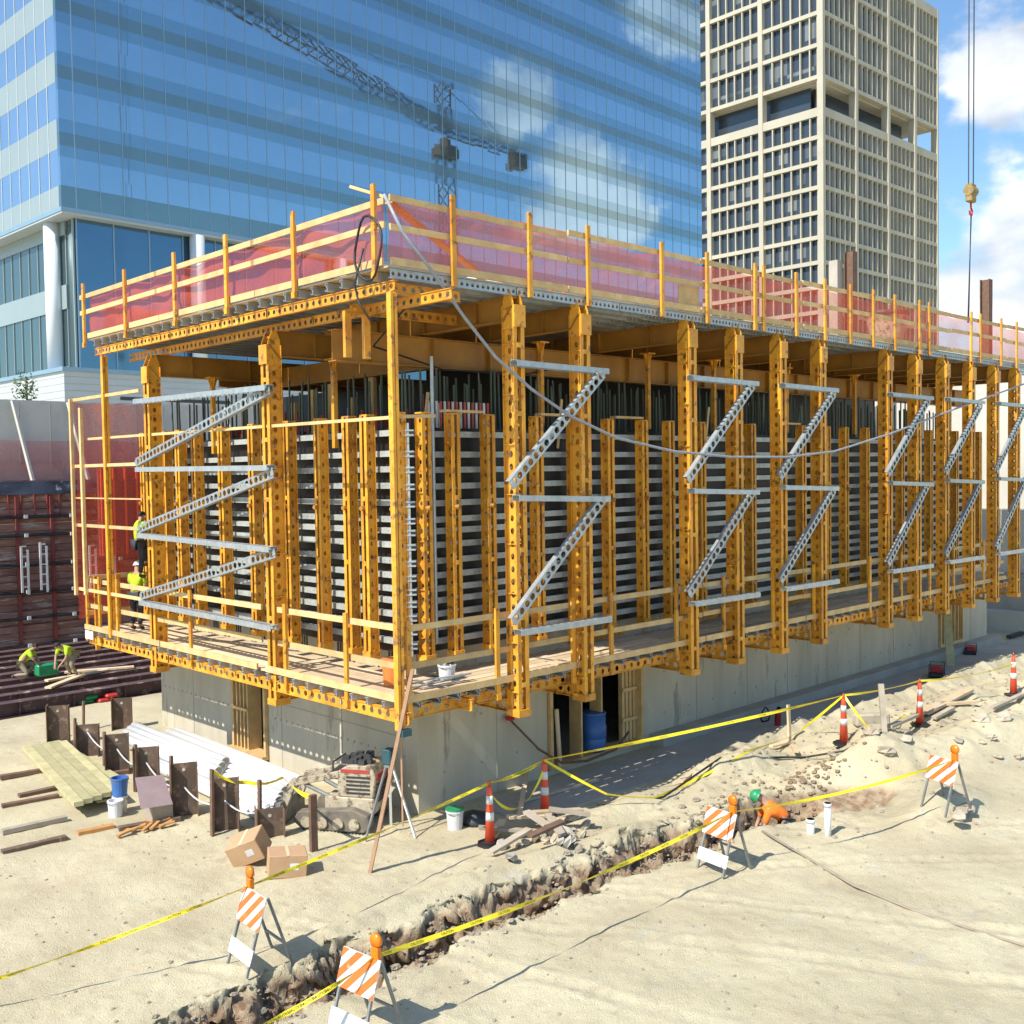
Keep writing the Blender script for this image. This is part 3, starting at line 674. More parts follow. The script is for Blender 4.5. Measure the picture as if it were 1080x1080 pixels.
JW = Proto(thing('walkway_joist', cjoist(2.0), 'galv', 'x', 'joist'))
for i in range(58): JW.put((11.75+i*.47, 14.62, 2.81), (0, 0, R(90)), f'{nth(i)} grey joist from the corner under the long walkway boards', 'joists under the walkways')
for i in range(27): JW.put((11.3, 15.1+i*.49, 2.81), (0, 0, 0), f'{nth(i)} grey joist from the corner under the short walkway boards', 'joists under the walkways')
# boards
def board(L, w, t_=.035): return MB().box(0, L, 0, w, 0, t_)
BP = [Proto(thing('walkway_board', board(4.4, .27), 'plank', 'x', 'board')) for _ in range(1)][0]
for r_ in range(6):
    for i in range(6):
        BP.put((13.45+i*4.5+random.uniform(-.05, .05) if r_ > 2 else 11.42+i*4.5, 14.62+r_*.29, 2.945), (0, 0, R(random.uniform(-.25, .25))), f'{nth(i)} plank from the corner in the {nth(r_)} row from the edge of the long walkway', 'walkway planks')
for r_ in range(6):
    for i in range(3):
        BP.put((11.4+r_*.29, 28.3-i*4.45 if i < 2 else 19.4, 2.945+(.0 if i < 2 else .0)), (0, 0, R(-90+random.uniform(-.25, .25))), f'{nth(2-i)} plank from the corner in the {nth(r_)} row of the short walkway', 'walkway planks', scale=(.99 if i < 2 else .93, 1, 1))
TB = Proto(thing('toe_board', board(4.4, .045, .13), 'timber', 'x', 'toe board'))
R2 = Proto(thing('guard_rail', board(4.42, .045, .11), 'timber', 'x', 'rail'))
for i in range(6):
    TB.put((11.42+i*4.45, 14.55, 2.96), (0, 0, 0), f'{nth(i)} toe board from the corner along the long walkway', 'toe boards')
    for k, z in enumerate((4.2, 3.52)): R2.put((11.42+i*4.45, 14.64, z+random.uniform(-.02, .02)), (0, 0, 0), f'{nth(i)} {"upper" if k == 0 else "middle"} timber rail from the corner along the long walkway', 'walkway guard rails')
for i in range(3):
    TB.put((11.33, 28.3-i*4.45-(.3 if i == 2 else 0), 2.96), (0, 0, R(-90)), f'{nth(2-i)} toe board from the corner along the short walkway', 'toe boards')
    for k, z in enumerate((4.2, 3.52)): R2.put((11.45, 28.3-i*4.45-(.3 if i == 2 else 0), z), (0, 0, R(-90)), f'{nth(2-i)} {"upper" if k == 0 else "middle"} timber rail from the corner along the short walkway', 'walkway guard rails')
def gpost(h):
    p = empty('guard_post', (0, 0, 0), 0, 'x', 'post'); MB().box(-.05, .05, -.025, .025, 0, h).build('post', 'yellow', p); MB().box(-.055, .055, -.04, -.026, 0, .12).build('clamp', 'yellow', p); return Proto(p)
GP = gpost(1.75)
for i, x in enumerate((11.5, 13.64, 15.76, 16.95, 19.21, 21.06, 23.2, 25.19, 28.27, 30.2, 32.12, 33.85, 36.2)): GP.put((x, 14.58, 2.66), (0, 0, 0), f'{nth(i)} guard post from the corner along the long walkway', 'walkway guard posts')
for i, y in enumerate((16.3, 18.4, 22.4, 26.31, 27.4, 28.2)): GP.put((11.38, y, 2.66), (0, 0, R(-90)), f'{nth(i)} guard post from the corner along the short walkway', 'walkway guard posts')
# far left end of the short walkway
for i, (x, y) in enumerate(((11.7, 28.35), (12.3, 28.35), (12.9, 28.35))): thing('end_post', MB().box(-.06, .06, -.03, .03, 0, 2.0), 'yellow', f'{nth(i)} yellow post from the left closing the far end of the short walkway', 'post', 'end posts', loc=(x, y, 2.35))
for i, z in enumerate((3.3, 3.9, 4.25)): thing('end_rail', MB().box(0, 1.9, 0, .045, 0, .12), 'timber', f'{("lowest", "middle", "top")[i]} timber rail closing the far end of the short walkway', 'rail', 'end rails', loc=(11.5, 28.4, z))
thing('gusset', MB().box(0, .02, 0, .5, 0, .22), 'white_paint', 'small white perforated plate at the far left walkway corner', 'plate', loc=(11.30, 27.7, 2.72))

# ------------------------------------------------------------------ girders and deck
def ibeam(L, h, w_=.2):
    m = MB(); m.box(0, L, -.008, .008, .016, h-.016); m.box(0, L, -w_/2, w_/2, 0, .016); m.box(0, L, -w_/2, w_/2, h-.016, h)
    for k in range(1, int(L/1.6)+1):
        x = k*1.6-.7
        if x < L: m.box(x, x+.012, -w_*.45, -.009, .017, h-.017); m.box(x, x+.012, .009, w_*.45, .017, h-.017)
    return m
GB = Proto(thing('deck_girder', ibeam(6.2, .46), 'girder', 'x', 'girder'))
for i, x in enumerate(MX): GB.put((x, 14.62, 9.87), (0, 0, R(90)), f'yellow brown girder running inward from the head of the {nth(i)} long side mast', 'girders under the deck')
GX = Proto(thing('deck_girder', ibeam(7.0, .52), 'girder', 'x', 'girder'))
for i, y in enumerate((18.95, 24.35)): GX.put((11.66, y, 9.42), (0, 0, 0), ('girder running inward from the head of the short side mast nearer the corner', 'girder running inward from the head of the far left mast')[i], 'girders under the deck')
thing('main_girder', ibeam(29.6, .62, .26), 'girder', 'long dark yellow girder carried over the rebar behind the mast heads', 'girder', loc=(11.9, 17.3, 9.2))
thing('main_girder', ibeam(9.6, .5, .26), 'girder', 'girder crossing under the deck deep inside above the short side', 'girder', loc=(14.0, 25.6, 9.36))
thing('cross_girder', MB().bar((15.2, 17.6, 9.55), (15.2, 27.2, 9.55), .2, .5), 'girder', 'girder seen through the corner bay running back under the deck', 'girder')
def jack(L):
    p = empty('jack_post', (0, 0, 0), 0, 'x', 'jack'); MB().box(-.05, .05, -.05, .05, 0, L).build('post', 'yellow', p)
    m = MB(); m.box(-.14, .14, -.14, .14, L, L+.03); m.prism([(-.012, -.13, L), (-.012, .13, L), (-.012, .05, L-.25), (-.012, -.05, L-.25)], (.024, 0, 0)); m.prism([(-.13, -.012, L), (.13, -.012, L), (.05, -.012, L-.25), (-.05, -.012, L-.25)], (0, .024, 0)); m.build('head', 'yellow', p)
    return Proto(p)
JK = jack(1.85)
for i, x in enumerate((17.0, 20.8, 23.6, 27.2, 31.2, 35.2, 38.2)): JK.put((x, 16.6, 8.0), (0, 0, 0), f'{nth(i)} slim jack post from the corner above the long side formwork', 'jack posts above the formwork')
for i, y in enumerate((18.7, 23.9)): JK.put((12.9, y, 7.55), (0, 0, 0), ('jack post above the short side formwork under the nearer girder', 'jack post above the short side formwork under the far girder')[i], 'jack posts above the formwork')
for i, (px, ya) in enumerate(((366, 16.9), (386, 16.9))):
    q = onY(px, 340, 16.2); thing('hanging_channel', MB().box(-.07, .07, -.04, .04, -.85, 0), 'yellow', ('left one of two flat yellow hangers under the deck corner', 'right one of two flat yellow hangers under the deck corner')[i], 'hanger', 'hangers', loc=(q.x, 16.2, 10.0))
DY1, DX1 = 27.15, 41.5
JD = Proto(thing('deck_joist', cjoist(7.4), 'galv', 'x', 'joist')); 
for i in range(26):
    y = 14.95+i*.47
    for k in range(1): JD.put((11.15, y, 10.345), (0, 0, 0), f'{nth(i)} grey joist from the near corner poking out under the left deck edge', 'joists under the upper deck', scale=(1, 1, 1.1))
JE = Proto(thing('deck_edge_joist', chan(3.0, .16, .13, .038, side=.06), 'galv', 'x', 'joist'))
for i in range(10): JE.put((11.2+i*3.03, 14.5+(.12 if i in (1, 4) and False else 0), 10.34), (0, 0, 0), f'{nth(i)} perforated grey edge joist from the corner below the long guard fence', 'edge joists of the upper deck')
for r_ in range(4):
    for i in range(10): JE.put((18.6+i*3.03 if i < 8 else 11.2+(i-8)*3.03+.6, 15.0+r_*.45+.02, 10.342), (0, 0, 0), f'{nth(i)} perforated joist in the {nth(r_)} row inward of the long deck edge', 'edge joists of the upper deck')
EB = Proto(thing('deck_beam', chan(4.2, .19, .2, .05), 'yellow', 'x', 'deck beam'))
for i in range(3):
    EB.put((11.34, 27.1-i*4.17, 10.14), (0, 0, R(-90)), f'{nth(2-i)} length from the corner of the upper perforated beam under the left deck edge', 'perforated beams under the deck edge')
    EB.put((11.85, 26.2-i*4.17 if i < 2 else 26.2-2*4.17, 9.94), (0, 0, R(-90)), f'{nth(2-i)} length from the corner of the lower perforated beam under the left deck edge', 'perforated beams under the deck edge')
thing('deck_beam', chan(1.6, .19, .2, .05), 'yellow', 'short perforated beam end turned along the long side at the deck corner', 'deck beam', 'perforated beams under the deck edge', loc=(11.4, 14.75, 10.13))
thing('deck_beam', chan(2.6, .19, .2, .05), 'yellow', 'perforated beam set crosswise below the deck near the corner', 'deck beam', 'perforated beams under the deck edge', loc=(11.5, 16.1, 9.95))
DB = Proto(thing('deck_sheet', MB().box(0, 3.3, 0, 3.13, 0, .03), 'plank', 'x', 'deck sheet'))
for i in range(9):
    for j in range(4): DB.put((11.16+i*3.31, 14.5+j*3.15, 10.515), (0, 0, 0), f'plywood deck sheet, {nth(i)} from the corner in the {nth(j)} row from the long edge', 'plywood sheets of the upper deck')  # rows carried across the whole interior to keep it dark below
for i in range(7): TB.put((11.22+i*4.45 if i < 6 else 11.22+26.7, 14.46, 10.56), (0, 0, 0), f'{nth(i)} toe board from the corner along the long deck edge', 'toe boards')
for i in range(3): TB.put((11.12, 27.2-i*4.2, 10.56), (0, 0, R(-90)), f'{nth(2-i)} toe board from the corner along the left deck edge', 'toe boards', scale=(.95, 1, 1))
for i in range(7):
    for k, z in enumerate((11.68, 11.18)):
        o = R2.put((11.25+i*4.45+(.0 if i else -.02), 14.5, z+random.uniform(-.03, .03)), (0, R(random.uniform(-.4, .4)), 0), f'{nth(i)} {"top" if k == 0 else "middle"} rail from the corner of the long deck fence', 'deck guard rails')
for i in range(3):
    for k, z in enumerate((11.58, 11.18)): R2.put((11.1, 27.4-i*4.25, z), (0, 0, R(-90)), f'{nth(2-i)} {"top" if k == 0 else "middle"} rail from the corner of the left deck fence', 'deck guard rails', scale=(.99, 1, 1))
GD = gpost(1.62)
for i, x in enumerate([12.58, 14.51, 16.2, 18.6, 20.29, 22.24, 22.62, 24.14, 25.56, 26.92, 28.21, 29.53, 31.12, 31.76, 34.8, 35.55, 37.28, 38.62]): GD.put((x, 14.42, 10.33), (0, R(random.uniform(-.8, .8)), 0), f'{nth(i)} yellow fence post from the corner along the long deck edge', 'deck fence posts')
for i, y in enumerate([14.75, 17.27, 19.81, 22.09, 24.63, 27.06]): GD.put((11.06, y, 10.33), (0, 0, R(-90)), f'{nth(i)} yellow fence post from the corner along the left deck edge', 'deck fence posts')
thing('loose_board', MB().bar((11.15, 15.6, 11.55), (12.0, 14.4, 12.0), .05, .1).v and MB().bar((11.0, 15.3, 12.0), (11.25, 14.6, 11.72), .1, .05), 'timber', 'short board end sticking up past the fence corner', 'board')
thing('loose_board', MB().bar((11.4, 14.75, 11.7), (14.9, 15.6, 10.62), .16, .05), 'timber', 'long board sloping down behind the net from the fence corner', 'board')
thing('plywood_square', MB().box(0, .75, 0, .03, 0, .6), 'timber', 'pale plywood square standing behind the long fence', 'plywood', loc=(19.45, 14.6, 10.56))
def netsheet(a, b_, z0, z1, label, m='net_red', nxs=90, amp=.06):
    a = Vector(a); b_ = Vector(b_); d = b_-a; n_ = nrm(Vector((d.y, -d.x, 0))); mb = MB(); nz_ = 8
    for j in range(nz_+1):
        for i in range(nxs+1):
            p = a+d*(i/nxs); t_ = j/nz_
            off = amp*(noise.noise(Vector((p.x*1.3+p.y*1.3, t_*2, 3)))*2+math.sin(t_*3.1)*.4)
            zz = z0+(z1-z0)*t_ - (.05*abs(math.sin(i*.35)) if j == nz_ else 0)
            mb.v.append((p.x+n_.x*off, p.y+n_.y*off, zz))
    for j in range(nz_):
        for i in range(nxs):
            k = j*(nxs+1)+i; mb.f.append((k, k+1, k+nxs+2, k+nxs+1))
    return thing('debris_net', mb, m, label, 'net', 'debris nets', smooth=True)
netsheet((11.3, 14.66, 0), (40.5, 14.66, 0), 10.62, 11.74, 'red debris net stretched along the long upper fence', nxs=180)
netsheet((11.26, 27.1, 0), (11.26, 14.75, 0), 10.62, 11.66, 'red debris net stretched along the short upper left fence')
netsheet((11.6, 27.1, 0), (40.5, 27.1, 0), 10.62, 11.5, 'red debris net on the far side of the upper deck', nxs=120)
rr_ = MB(); pts = [Vector((11.35+i*.4, 14.6, 11.76+.03*noise.noise(Vector((i*.7, 0, 0))))) for i in range(70)]
rr_.tube(pts, .028, 6); thing('net_edge_rope', rr_, 'cone_red', 'rolled orange edge of the net lying along the long fence top', 'net edge')
rr_ = MB(); rr_.tube([Vector((11.2, 27.1-i*.4, 11.70+.02*noise.noise(Vector((i*.9, 3, 0))))) for i in range(31)], .028, 6); thing('net_edge_rope', rr_, 'cone_red', 'rolled orange edge of the net lying along the left fence top', 'net edge')
# things on the deck seen through the net
thing('tarp_bundle', MB().lathe([(.5, 0), (.55, .12), (.35, .3), (.12, .38)], n=14), 'white_paint', 'white tarp bundle on the upper deck near the corner', 'tarp', loc=(14.4, 15.7, 10.55), smooth=True)
for i, x in enumerate((15.9, 16.3)): thing('marker_stake', MB().lathe([(.05, 0), (.05, .3), (.02, .34)], n=8), 'cone_red', ('left one of two small red stakes on the upper deck', 'right one of two small red stakes on the upper deck')[i], 'stake', 'red stakes', loc=(x, 15.2, 10.55))
k_ = empty('concrete_bucket', (35.2, 17.5, 10.55), 0, 'large grey tub on the upper deck behind the far net', 'tub')
MB().lathe([(.5, 0), (.55, .9), (.7, 1.6), (.72, 1.7)], n=18).build('tub', 'machine', k_, smooth=True); MB().lathe([(.74, 1.62), (.76, 1.7), (.74, 1.78)], n=18).build('rim', 'dark_metal', k_)
m = MB()
for i in range(9): rock(m, (28+random.uniform(-.8, .8), 15.6+random.uniform(-.3, .3), 10.65), .22)
thing('red_sacks', m, 'cone_red', 'heap of red sacks on the upper deck behind the long net', 'sacks')

# outrigger frame and net at the left
of = empty('outrigger_frame', (11.28, 28.6, 3.9), 0, 'pale timber frame holding an orange net off the left end of the scaffold', 'frame')
def lo(mb): mb.v = [(x-11.28, y-28.6, z-3.9) for x, y, z in mb.v]; return mb
lo(MB().box(11.24, 11.32, 28.6, 28.7, 3.85, 9.12)).build('post', 'timber', of); lo(MB().box(11.24, 11.32, 27.95, 28.06, 3.9, 8.85)).build('post', 'timber', of)
for z in (9.05, 7.28, 6.45, 5.7, 3.98):
    lo(MB().box(11.325, 11.37, 24.62, 28.75, z, z+(.08 if z != 6.45 else .035))).build('rail', 'timber', of)
netsheet((11.3, 28.55, 0), (13.38, 28.55, 0), 3.2, 9.05, 'orange debris net closing the far left end of the walkway', 'net_orange', 30, .09)

# ------------------------------------------------------------------ reinforcement and things inside
def rb(L): 
    return MB().tube([(0, 0, 0), (0, 0, L)], .024, 5)
thing('form_and_dark_sheet', MB().box(16.9, 40, 20.4, 20.5, 3.2, 9.7), 'panel_dark', 'black inner formwork wall seen behind the long side rebar', 'formwork panel')  # black sheet added where only the dark interior shows
thing('form_and_dark_sheet', MB().box(17.0, 17.08, 20.55, 27.3, 3.2, 9.3), 'panel_dark', 'black inner formwork wall seen behind the short side rebar', 'formwork panel')  # second added sheet, painting the interior dark from the short side
RB = Proto(thing('rebar', rb(6.0), 'rebar', 'x', 'rebar'))
cnt = 0
def bars(pts, lab):
    global cnt
    for x, y in pts:
        h_ = random.uniform(.93, 1.0); lean = random.gauss(0, .7)
        RB.put((x, y, 3.25), (R(random.gauss(0, .4)), R(lean), 0), lab, lab, scale=(1, 1, h_)); cnt += 1
bars([(13.9+i*.2, 16.95+random.uniform(-.03, .03)) for i in range(124)], 'dark green vertical rebar in the front row over the long side formwork')
bars([(14.2+i*.25, 17.65) for i in range(96)], 'dark green vertical rebar in the back row over the long side formwork')
bars([(13.6, 17.1+i*.25) for i in range(42)], 'dark green vertical rebar in the front row over the short side formwork')
bars([(14.3, 17.4+i*.4) for i in range(24)], 'dark green vertical rebar in the back row over the short side formwork')
for i in range(16):
    x = 13.85+i*.11; m = MB().box(-.025, .025, -.012, .012, 0, .55)
    thing('striped_lath', m, 'rebar_cap' if i % 2 else 'white_paint', 'red lath in the row standing on the formwork rim near the corner' if i % 2 else 'white lath in the row standing on the formwork rim near the corner', 'lath', 'laths on the formwork rim' if i % 2 else 'white laths on the formwork rim', loc=(x, 16.75, 7.92))
for i in range(14):
    z_ = random.uniform(.7, 1.0)
    thing('striped_lath', MB().box(-.02, .02, -.03, .03, 0, z_), 'rebar_cap' if i % 3 else 'white_paint', 'red upright lath behind the short side rebar' if i % 3 else 'white upright lath behind the short side rebar', 'lath', 'laths behind the rebar' if i % 3 else 'white laths behind the rebar', loc=(14.6, 17.3+i*.55, 7.7))
for i in range(9):
    thing('timber_stud', MB().box(-.05, .05, -.1, .1, 0, 1.5+.25*math.sin(i*2.3)), 'timber', f'{nth(i)} upright timber stud from the corner standing behind the short side rebar', 'stud', 'timber studs behind the rebar', loc=(15.2, 19.6+i*.85, 7.6))
for i in range(5):
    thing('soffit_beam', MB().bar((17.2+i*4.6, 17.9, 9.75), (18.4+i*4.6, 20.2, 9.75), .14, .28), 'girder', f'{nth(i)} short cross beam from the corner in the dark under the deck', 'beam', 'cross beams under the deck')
def redform(x0, x1, y0, y1, label):
    p = empty('red_form', (x0, y0, 3.2), 0, label, 'form panel'); MB().box(0, x1-x0, 0, y1-y0, 0, 5.2).build('sheet', 'red_form', p)
    m = MB(); L = max(x1-x0, y1-y0); n_ = int(L/.3)
    for k in range(n_):
        a = k*.3+.1
        if x1-x0 > y1-y0: m.box(a, a+.05, -.08, -.001, 0, 5.0)
        else: m.box(-.08, -.001, a, a+.05, 0, 5.0)
    m.build('ribs', 'redbar', p)
redform(15, 40, 27.5, 27.55, 'red ribbed steel form at the far side inside the core')
redform(16.6, 16.65, 20.6, 27.2, 'red ribbed steel form standing behind the short side rebar')
for i, (x, y) in enumerate(((13.7, 16.2), (16.4, 16.2), (18.9, 16.2), (26, 16.2))):
    thing('ledge_board', MB().box(0, 1.0, -.18, .02, 0, .05), 'timber', f'{nth(i)} small timber ledge from the corner on top of the long side uprights', 'board', 'ledges on the uprights', loc=(x, y, 8.2))
for i, (x, a) in enumerate(((13.4, .12), (17.3, .1), (18.1, -.1), (22.9, .12))):
    thing('lath', MB().bar((x, 16.4, 7.5), (x+a, 16.35, 8.6), .07, .02), 'timber', f'{nth(i)} slanting wood lath from the corner against the long side rebar', 'lath', 'slanting laths')
thing('conduit', MB().tube([(13.5, 16.2, 3.6), (13.5, 16.2, 9.3)], .035, 6), 'galv', 'thin grey conduit rising at the corner of the formwork', 'pipe')
thing('guard_bar', MB().bar((11.45, 14.9, 7.98), (11.45, 28.0, 8.03), .04, .06), 'timber', 'thin timber bar crossing the short side at rebar height', 'bar')
thing('guard_bar', MB().bar((11.3, 14.7, 7.98), (12.3, 14.7, 8.02), .04, .06), 'timber', 'stub of timber bar passing the corner post on the long side', 'bar')

# right end: pale cast wall beyond
wE = empty('far_wall', (46, 12, 0), 0, 'pale cream concrete wall closing the site beyond the right end', 'wall')
MB().box(0, .5, 2.6, 30, 2.4, 10.6).build('wall_panel', 'pale_concrete', wE); MB().box(-.3, .8, 0, 30, -.5, 2.39).build('base', 'footing', wE); MB().box(-.9, -.301, 0, 30, -.5, .85).build('ledge', 'pale_concrete', wE)
for i, (p, z0, z1) in enumerate((((48, 19.23), 9, 15.15), ((42.0, 22.5), 10.55, 16.1))):
    m = MB(); m.box(-.2, .2, -.2, -.17, 0, z1-z0); m.box(-.2, .2, .17, .2, 0, z1-z0); m.box(-.012, .012, -.169, .169, 0, z1-z0)
    thing('steel_column', m, 'rust', ('dark rusty steel column against the clouds at far right', 'dark steel column in front of the stone office tower')[i], 'column', 'steel columns', loc=(p[0], p[1], z0))
m = MB().box(-.22, .22, -.2, .2, 0, 5.2); thing('concrete_pier', m, 'footing', 'grey concrete pier beside the dark column before the stone tower', 'pier', loc=(41.65, 23.0, 10.55))
thing('beam_offcut', MB().box(0, 1.4, -.1, .1, 0, .12), 'dark_metal', 'black beam lying on the ground past the far end of the wall', 'beam', loc=(43.2, 16.4, .05))

# ------------------------------------------------------------------ retention wall, back-left
rt = empty('retention_wall', (2, 44, 0), 0, 'rust brown lagged retaining wall with red uprights behind the site', 'retaining wall')
m = MB(); zz = 0
for k in range(24):
    h_ = .29; off = .05*(k % 2)+random.uniform(0, .05); m.box(0, 42, -off, .3, zz, zz+h_-.02); zz += h_
m.build('lagging', 'lagging', rt)
m = MB()
for k in range(30): m.box(.8+k*1.35, .93+k*1.35, -.22, -.101, 0, 6.3)
m.build('upright', 'redbar', rt)
m = MB()
for k in range(84): m.box(.2+k*.5, .26+k*.5, -.12, -.06, 5.45, 6.5)
m.box(0, 42, -.1, -.05, 5.4, 5.48); m.build('guard_bars', 'redbar', rt)
MB().box(0, 42, .3, .34, 5.3, 6.9).build('backing', 'rust', rt)
for i, z in enumerate((.45, 1.55, 2.6, 3.7, 4.85, 5.6)):
    hs = empty('wall_hose', (2, 43.7, z), 0, f'{nth(i)} black pipe from the bottom running across the rust brown wall', 'pipe', 'black pipes on the retaining wall')
    MB().tube([(k*1.0, 0, -.008*k+.05*noise.noise(Vector((k*.4, i, 0)))) for k in range(40)], .065, 8).build('pipe', 'black_rubber', hs, smooth=True)
    for k in (8.0, 9.6, 11.4, 13.2, 15, 17): MB().box(k, k+.14, -.12, -.066, -.06-.008*k, .08-.008*k).build('clamp', 'white_paint', hs)
m = MB()
for j in range(5):
    for i in range(120): m.v.append((i*.35, -.15-.12*noise.noise(Vector((i*.4, j, 0)))-.03*j, 6.9-.13*j-.04*noise.noise(Vector((i*.3, 1, 0)))))
for j in range(4):
    for i in range(119): m.f.append((j*120+i, (j+1)*120+i, (j+1)*120+i+1, j*120+i+1))
thing('wall_tarp', m, 'dark_tarp', 'dark blue tarp draped along the top of the rust brown wall', 'tarp', loc=(2, 43.9, 0), smooth=True)
for i, (px, y0, y1) in enumerate(((21, 625, 576), (41, 622, 572), (93, 622, 575), (113, 612, 572))):
    q = onY(px, y0, 43.5); q1 = onY(px, y1, 43.5); hh = q1.z-q.z; m = MB(); m.box(0, .08, 0, .05, 0, hh); m.box(.24, .32, 0, .05, -.1, hh-.15)
    for k in range(5): m.box(.081, .239, .01, .04, .2+k*.4, .25+k*.4)
    thing('white_ladder_bracket', m, 'white_paint', f'{nth(i)} white ladder-like bracket from the left on the rust brown wall', 'bracket', 'white brackets', loc=(q.x, 43.3, q.z))
up = empty('upper_retaining_wall', (2, 45.4, 6.5), 0, 'grey concrete wall with panel joints above the rust brown wall', 'wall')
MB().box(0, 42, 0, .5, -1, 3.75).build('wall_panel', 'pale_concrete', up)
m = MB()
for k in range(34): m.box(k*1.25, k*1.25+.03, -.012, -.001, 0, 3.7)
m.build('joint', 'footing', up)
for i, x in enumerate((15.45, 17.7, 25)):
    thing('wall_strut', MB().bar((x, 45.2, 10.2), (x+.35, 44.2, 6.9), .12, .12), 'pale_concrete', f'{nth(i)} pale slanting strut from the left against the grey upper wall', 'strut', 'struts')
netsheet((2, 44.9, 0), (30, 44.9, 0), 6.9, 8.6, 'pink safety mesh along the top of the rust brown wall', 'net_pink', 60, .02)
thing('edge_boards', MB().box(2, 40, 44.96, 45.0, 6.95, 7.6), 'pale_concrete', 'pale strip behind the pink mesh fence', 'board')
rf = empty('sheet_pile_box', (17.9, 42.8, 3.8), 0, 'red brown ribbed box standing against the wall behind the orange net', 'sheet piles')
MB().box(0, 6.5, 0, .2, 0, 3.6).build('sheet', 'redbar', rf)
m = MB()
for k in range(13): m.box(k*.5+.05, k*.5+.12, -.1, -.001, 0, 3.6)
m.build('ribs', 'cone_red', rf)
hp_ = MB().tube([(20.5, 42.6, 7.4), (20.5, 42.6, 8.7), (20.7, 42.6, 8.8), (24.5, 42.3, 8.1)], .07, 6); thing('handrail_pipe', hp_, 'rust', 'bent rusty handrail above the red ribbed box', 'handrail')
# steel beams on the ground in front of it
for i in range(9):
    y = 32.6+i*1.22; m = ibeam(22, .42, .42); m.v = [(x, y_, z) for x, y_, z in m.v]
    thing('steel_beam', m, 'purple_beam', f'{nth(i)} dark purple steel beam lying on the ground, counted from the near side', 'steel beam', 'steel beams on the ground', loc=(8.5+.5*math.sin(i*2.1), y, .02))
for i, (px, py, a) in enumerate(((82, 712, 10), (105, 706, -22), (70, 718, 40))):
    q = onz(px, py, .5); thing('beam_plank', MB().bar((-1.1*math.cos(R(a)), -1.1*math.sin(R(a)), 0), (1.1*math.cos(R(a)), 1.1*math.sin(R(a)), 0), .22, .06), 'plank', f'{("pale plank left of centre", "pale plank furthest right", "pale plank nearest the workers")[i]} on the purple beams', 'plank', 'planks on the beams', loc=(q.x, q.y, .5))

# ------------------------------------------------------------------ glass office tower
GC = at(65, 222, 64)
gt = empty('glass_tower', (GC.x, GC.y, 9.6), _g, 'blue mirror glass office tower reflecting sky and a crane', 'office tower')
def gl(mb): return mb
Z0 = GC.z-9.6; W1 = 68.6; W2 = 34; PIT = 4.0; NF = 13
fr = [(0, .20, 'glass_mid'), (.20, .40, 'glass_gray'), (.40, .57, 'glass_mid'), (.57, 1.0, 'glass_blue')]
for f in range(NF):
    zt = Z0+1.55+PIT*(f+1)          # top of the floor strip
    for k, (a, b_, mt) in enumerate(fr):
        za, zb = zt-PIT*b_, zt-PIT*a
        if f == 0 and k == 3: pass
        MB().box(0, W1, 0, .3, za, zb).build(('spandrel_edge', 'spandrel', 'spandrel_edge', 'window_band')[k], mt, gt)
MB().box(0, W1, 0, .3, Z0+.25, Z0+1.55).build('spandrel', 'glass_gray', gt)
MB().box(0, W1, -.04, .3, Z0, Z0+.248).build('soffit_trim', 'mullion', gt)
lt = [(0, .12, 'glass_pale'), (.12, .42, 'spandrel_light'), (.42, .55, 'glass_pale'), (.55, 1.0, 'glass_pale')]
for f in range(NF):
    zt = Z0+1.55+PIT*(f+1)
    MB().box(-.01, .29, .3, W2, zt-PIT*.45, zt).build('spandrel', 'spandrel_light', gt)
    MB().box(0, .28, .3, W2, zt-PIT, zt-PIT*.45).build('window_band', 'glass_pale', gt)
MB().box(-.012, .29, .3, W2, Z0+.25, Z0+1.55).build('spandrel', 'spandrel_light', gt)
MB().box(-.05, .3, -.041, W2, Z0+.001, Z0+.2475).build('soffit_trim', 'mullion', gt)
m = MB()
x = .9
while x < W1: m.box(x, x+.05, -.03, -.001, Z0+.25, Z0+1.55+PIT*NF); x += 1.52
m.build('mullion', 'mullion', gt)
m = MB(); y = 1.5
while y < W2: m.box(-.04, -.011, y, y+.05, Z0+.25, Z0+1.55+PIT*NF); y += 1.52
m.build('mullion', 'white_column', gt)
HT = Z0+1.55+PIT*NF
MB().box(.3, W1, .3, W2, HT-.2, HT+.3).build('roof', 'footing', gt); MB().box(0, W1, 0, W2, Z0-.12, Z0-.002).build('soffit', 'siding', gt)
MB().box(W1-.3, W1, .3, W2, Z0, HT-.21).build('end_wall', 'glass_mid', gt)
# recessed lower storeys
PZ = 13.75-9.6
MB().box(1.2, W1, .9, W2, PZ, Z0-.13).build('lower_glass', 'glass_dark', gt)
m = MB()
for k in range(26): m.box(1.2+k*2.4, 1.28+k*2.4, .84, .899, PZ, Z0-.13)
for z in (PZ+4.6,): m.box(1.2, W1, .86, .898, z, z+.06)
m.build('lower_mullion', 'mullion', gt)
m = MB(); m.box(1.1, 1.199, 1.0, W2, PZ, Z0-.13); m.build('side_glass', 'glass_green', gt)
m = MB()
for z0_, z1_ in ((PZ+.02, PZ+.3), (PZ+3.9, PZ+5.4), (PZ+8.5, Z0-.14)): m.box(1.0, 1.099, 2.0, W2, z0_, z1_)
m.box(1.0, 1.099, .9, 1.0, PZ, Z0-.14)
for k in range(20): m.box(1.04, 1.0985, 2.0+k*1.45, 2.07+k*1.45, PZ+.3, Z0-.6)
m.build('side_band', 'spandrel_light', gt)
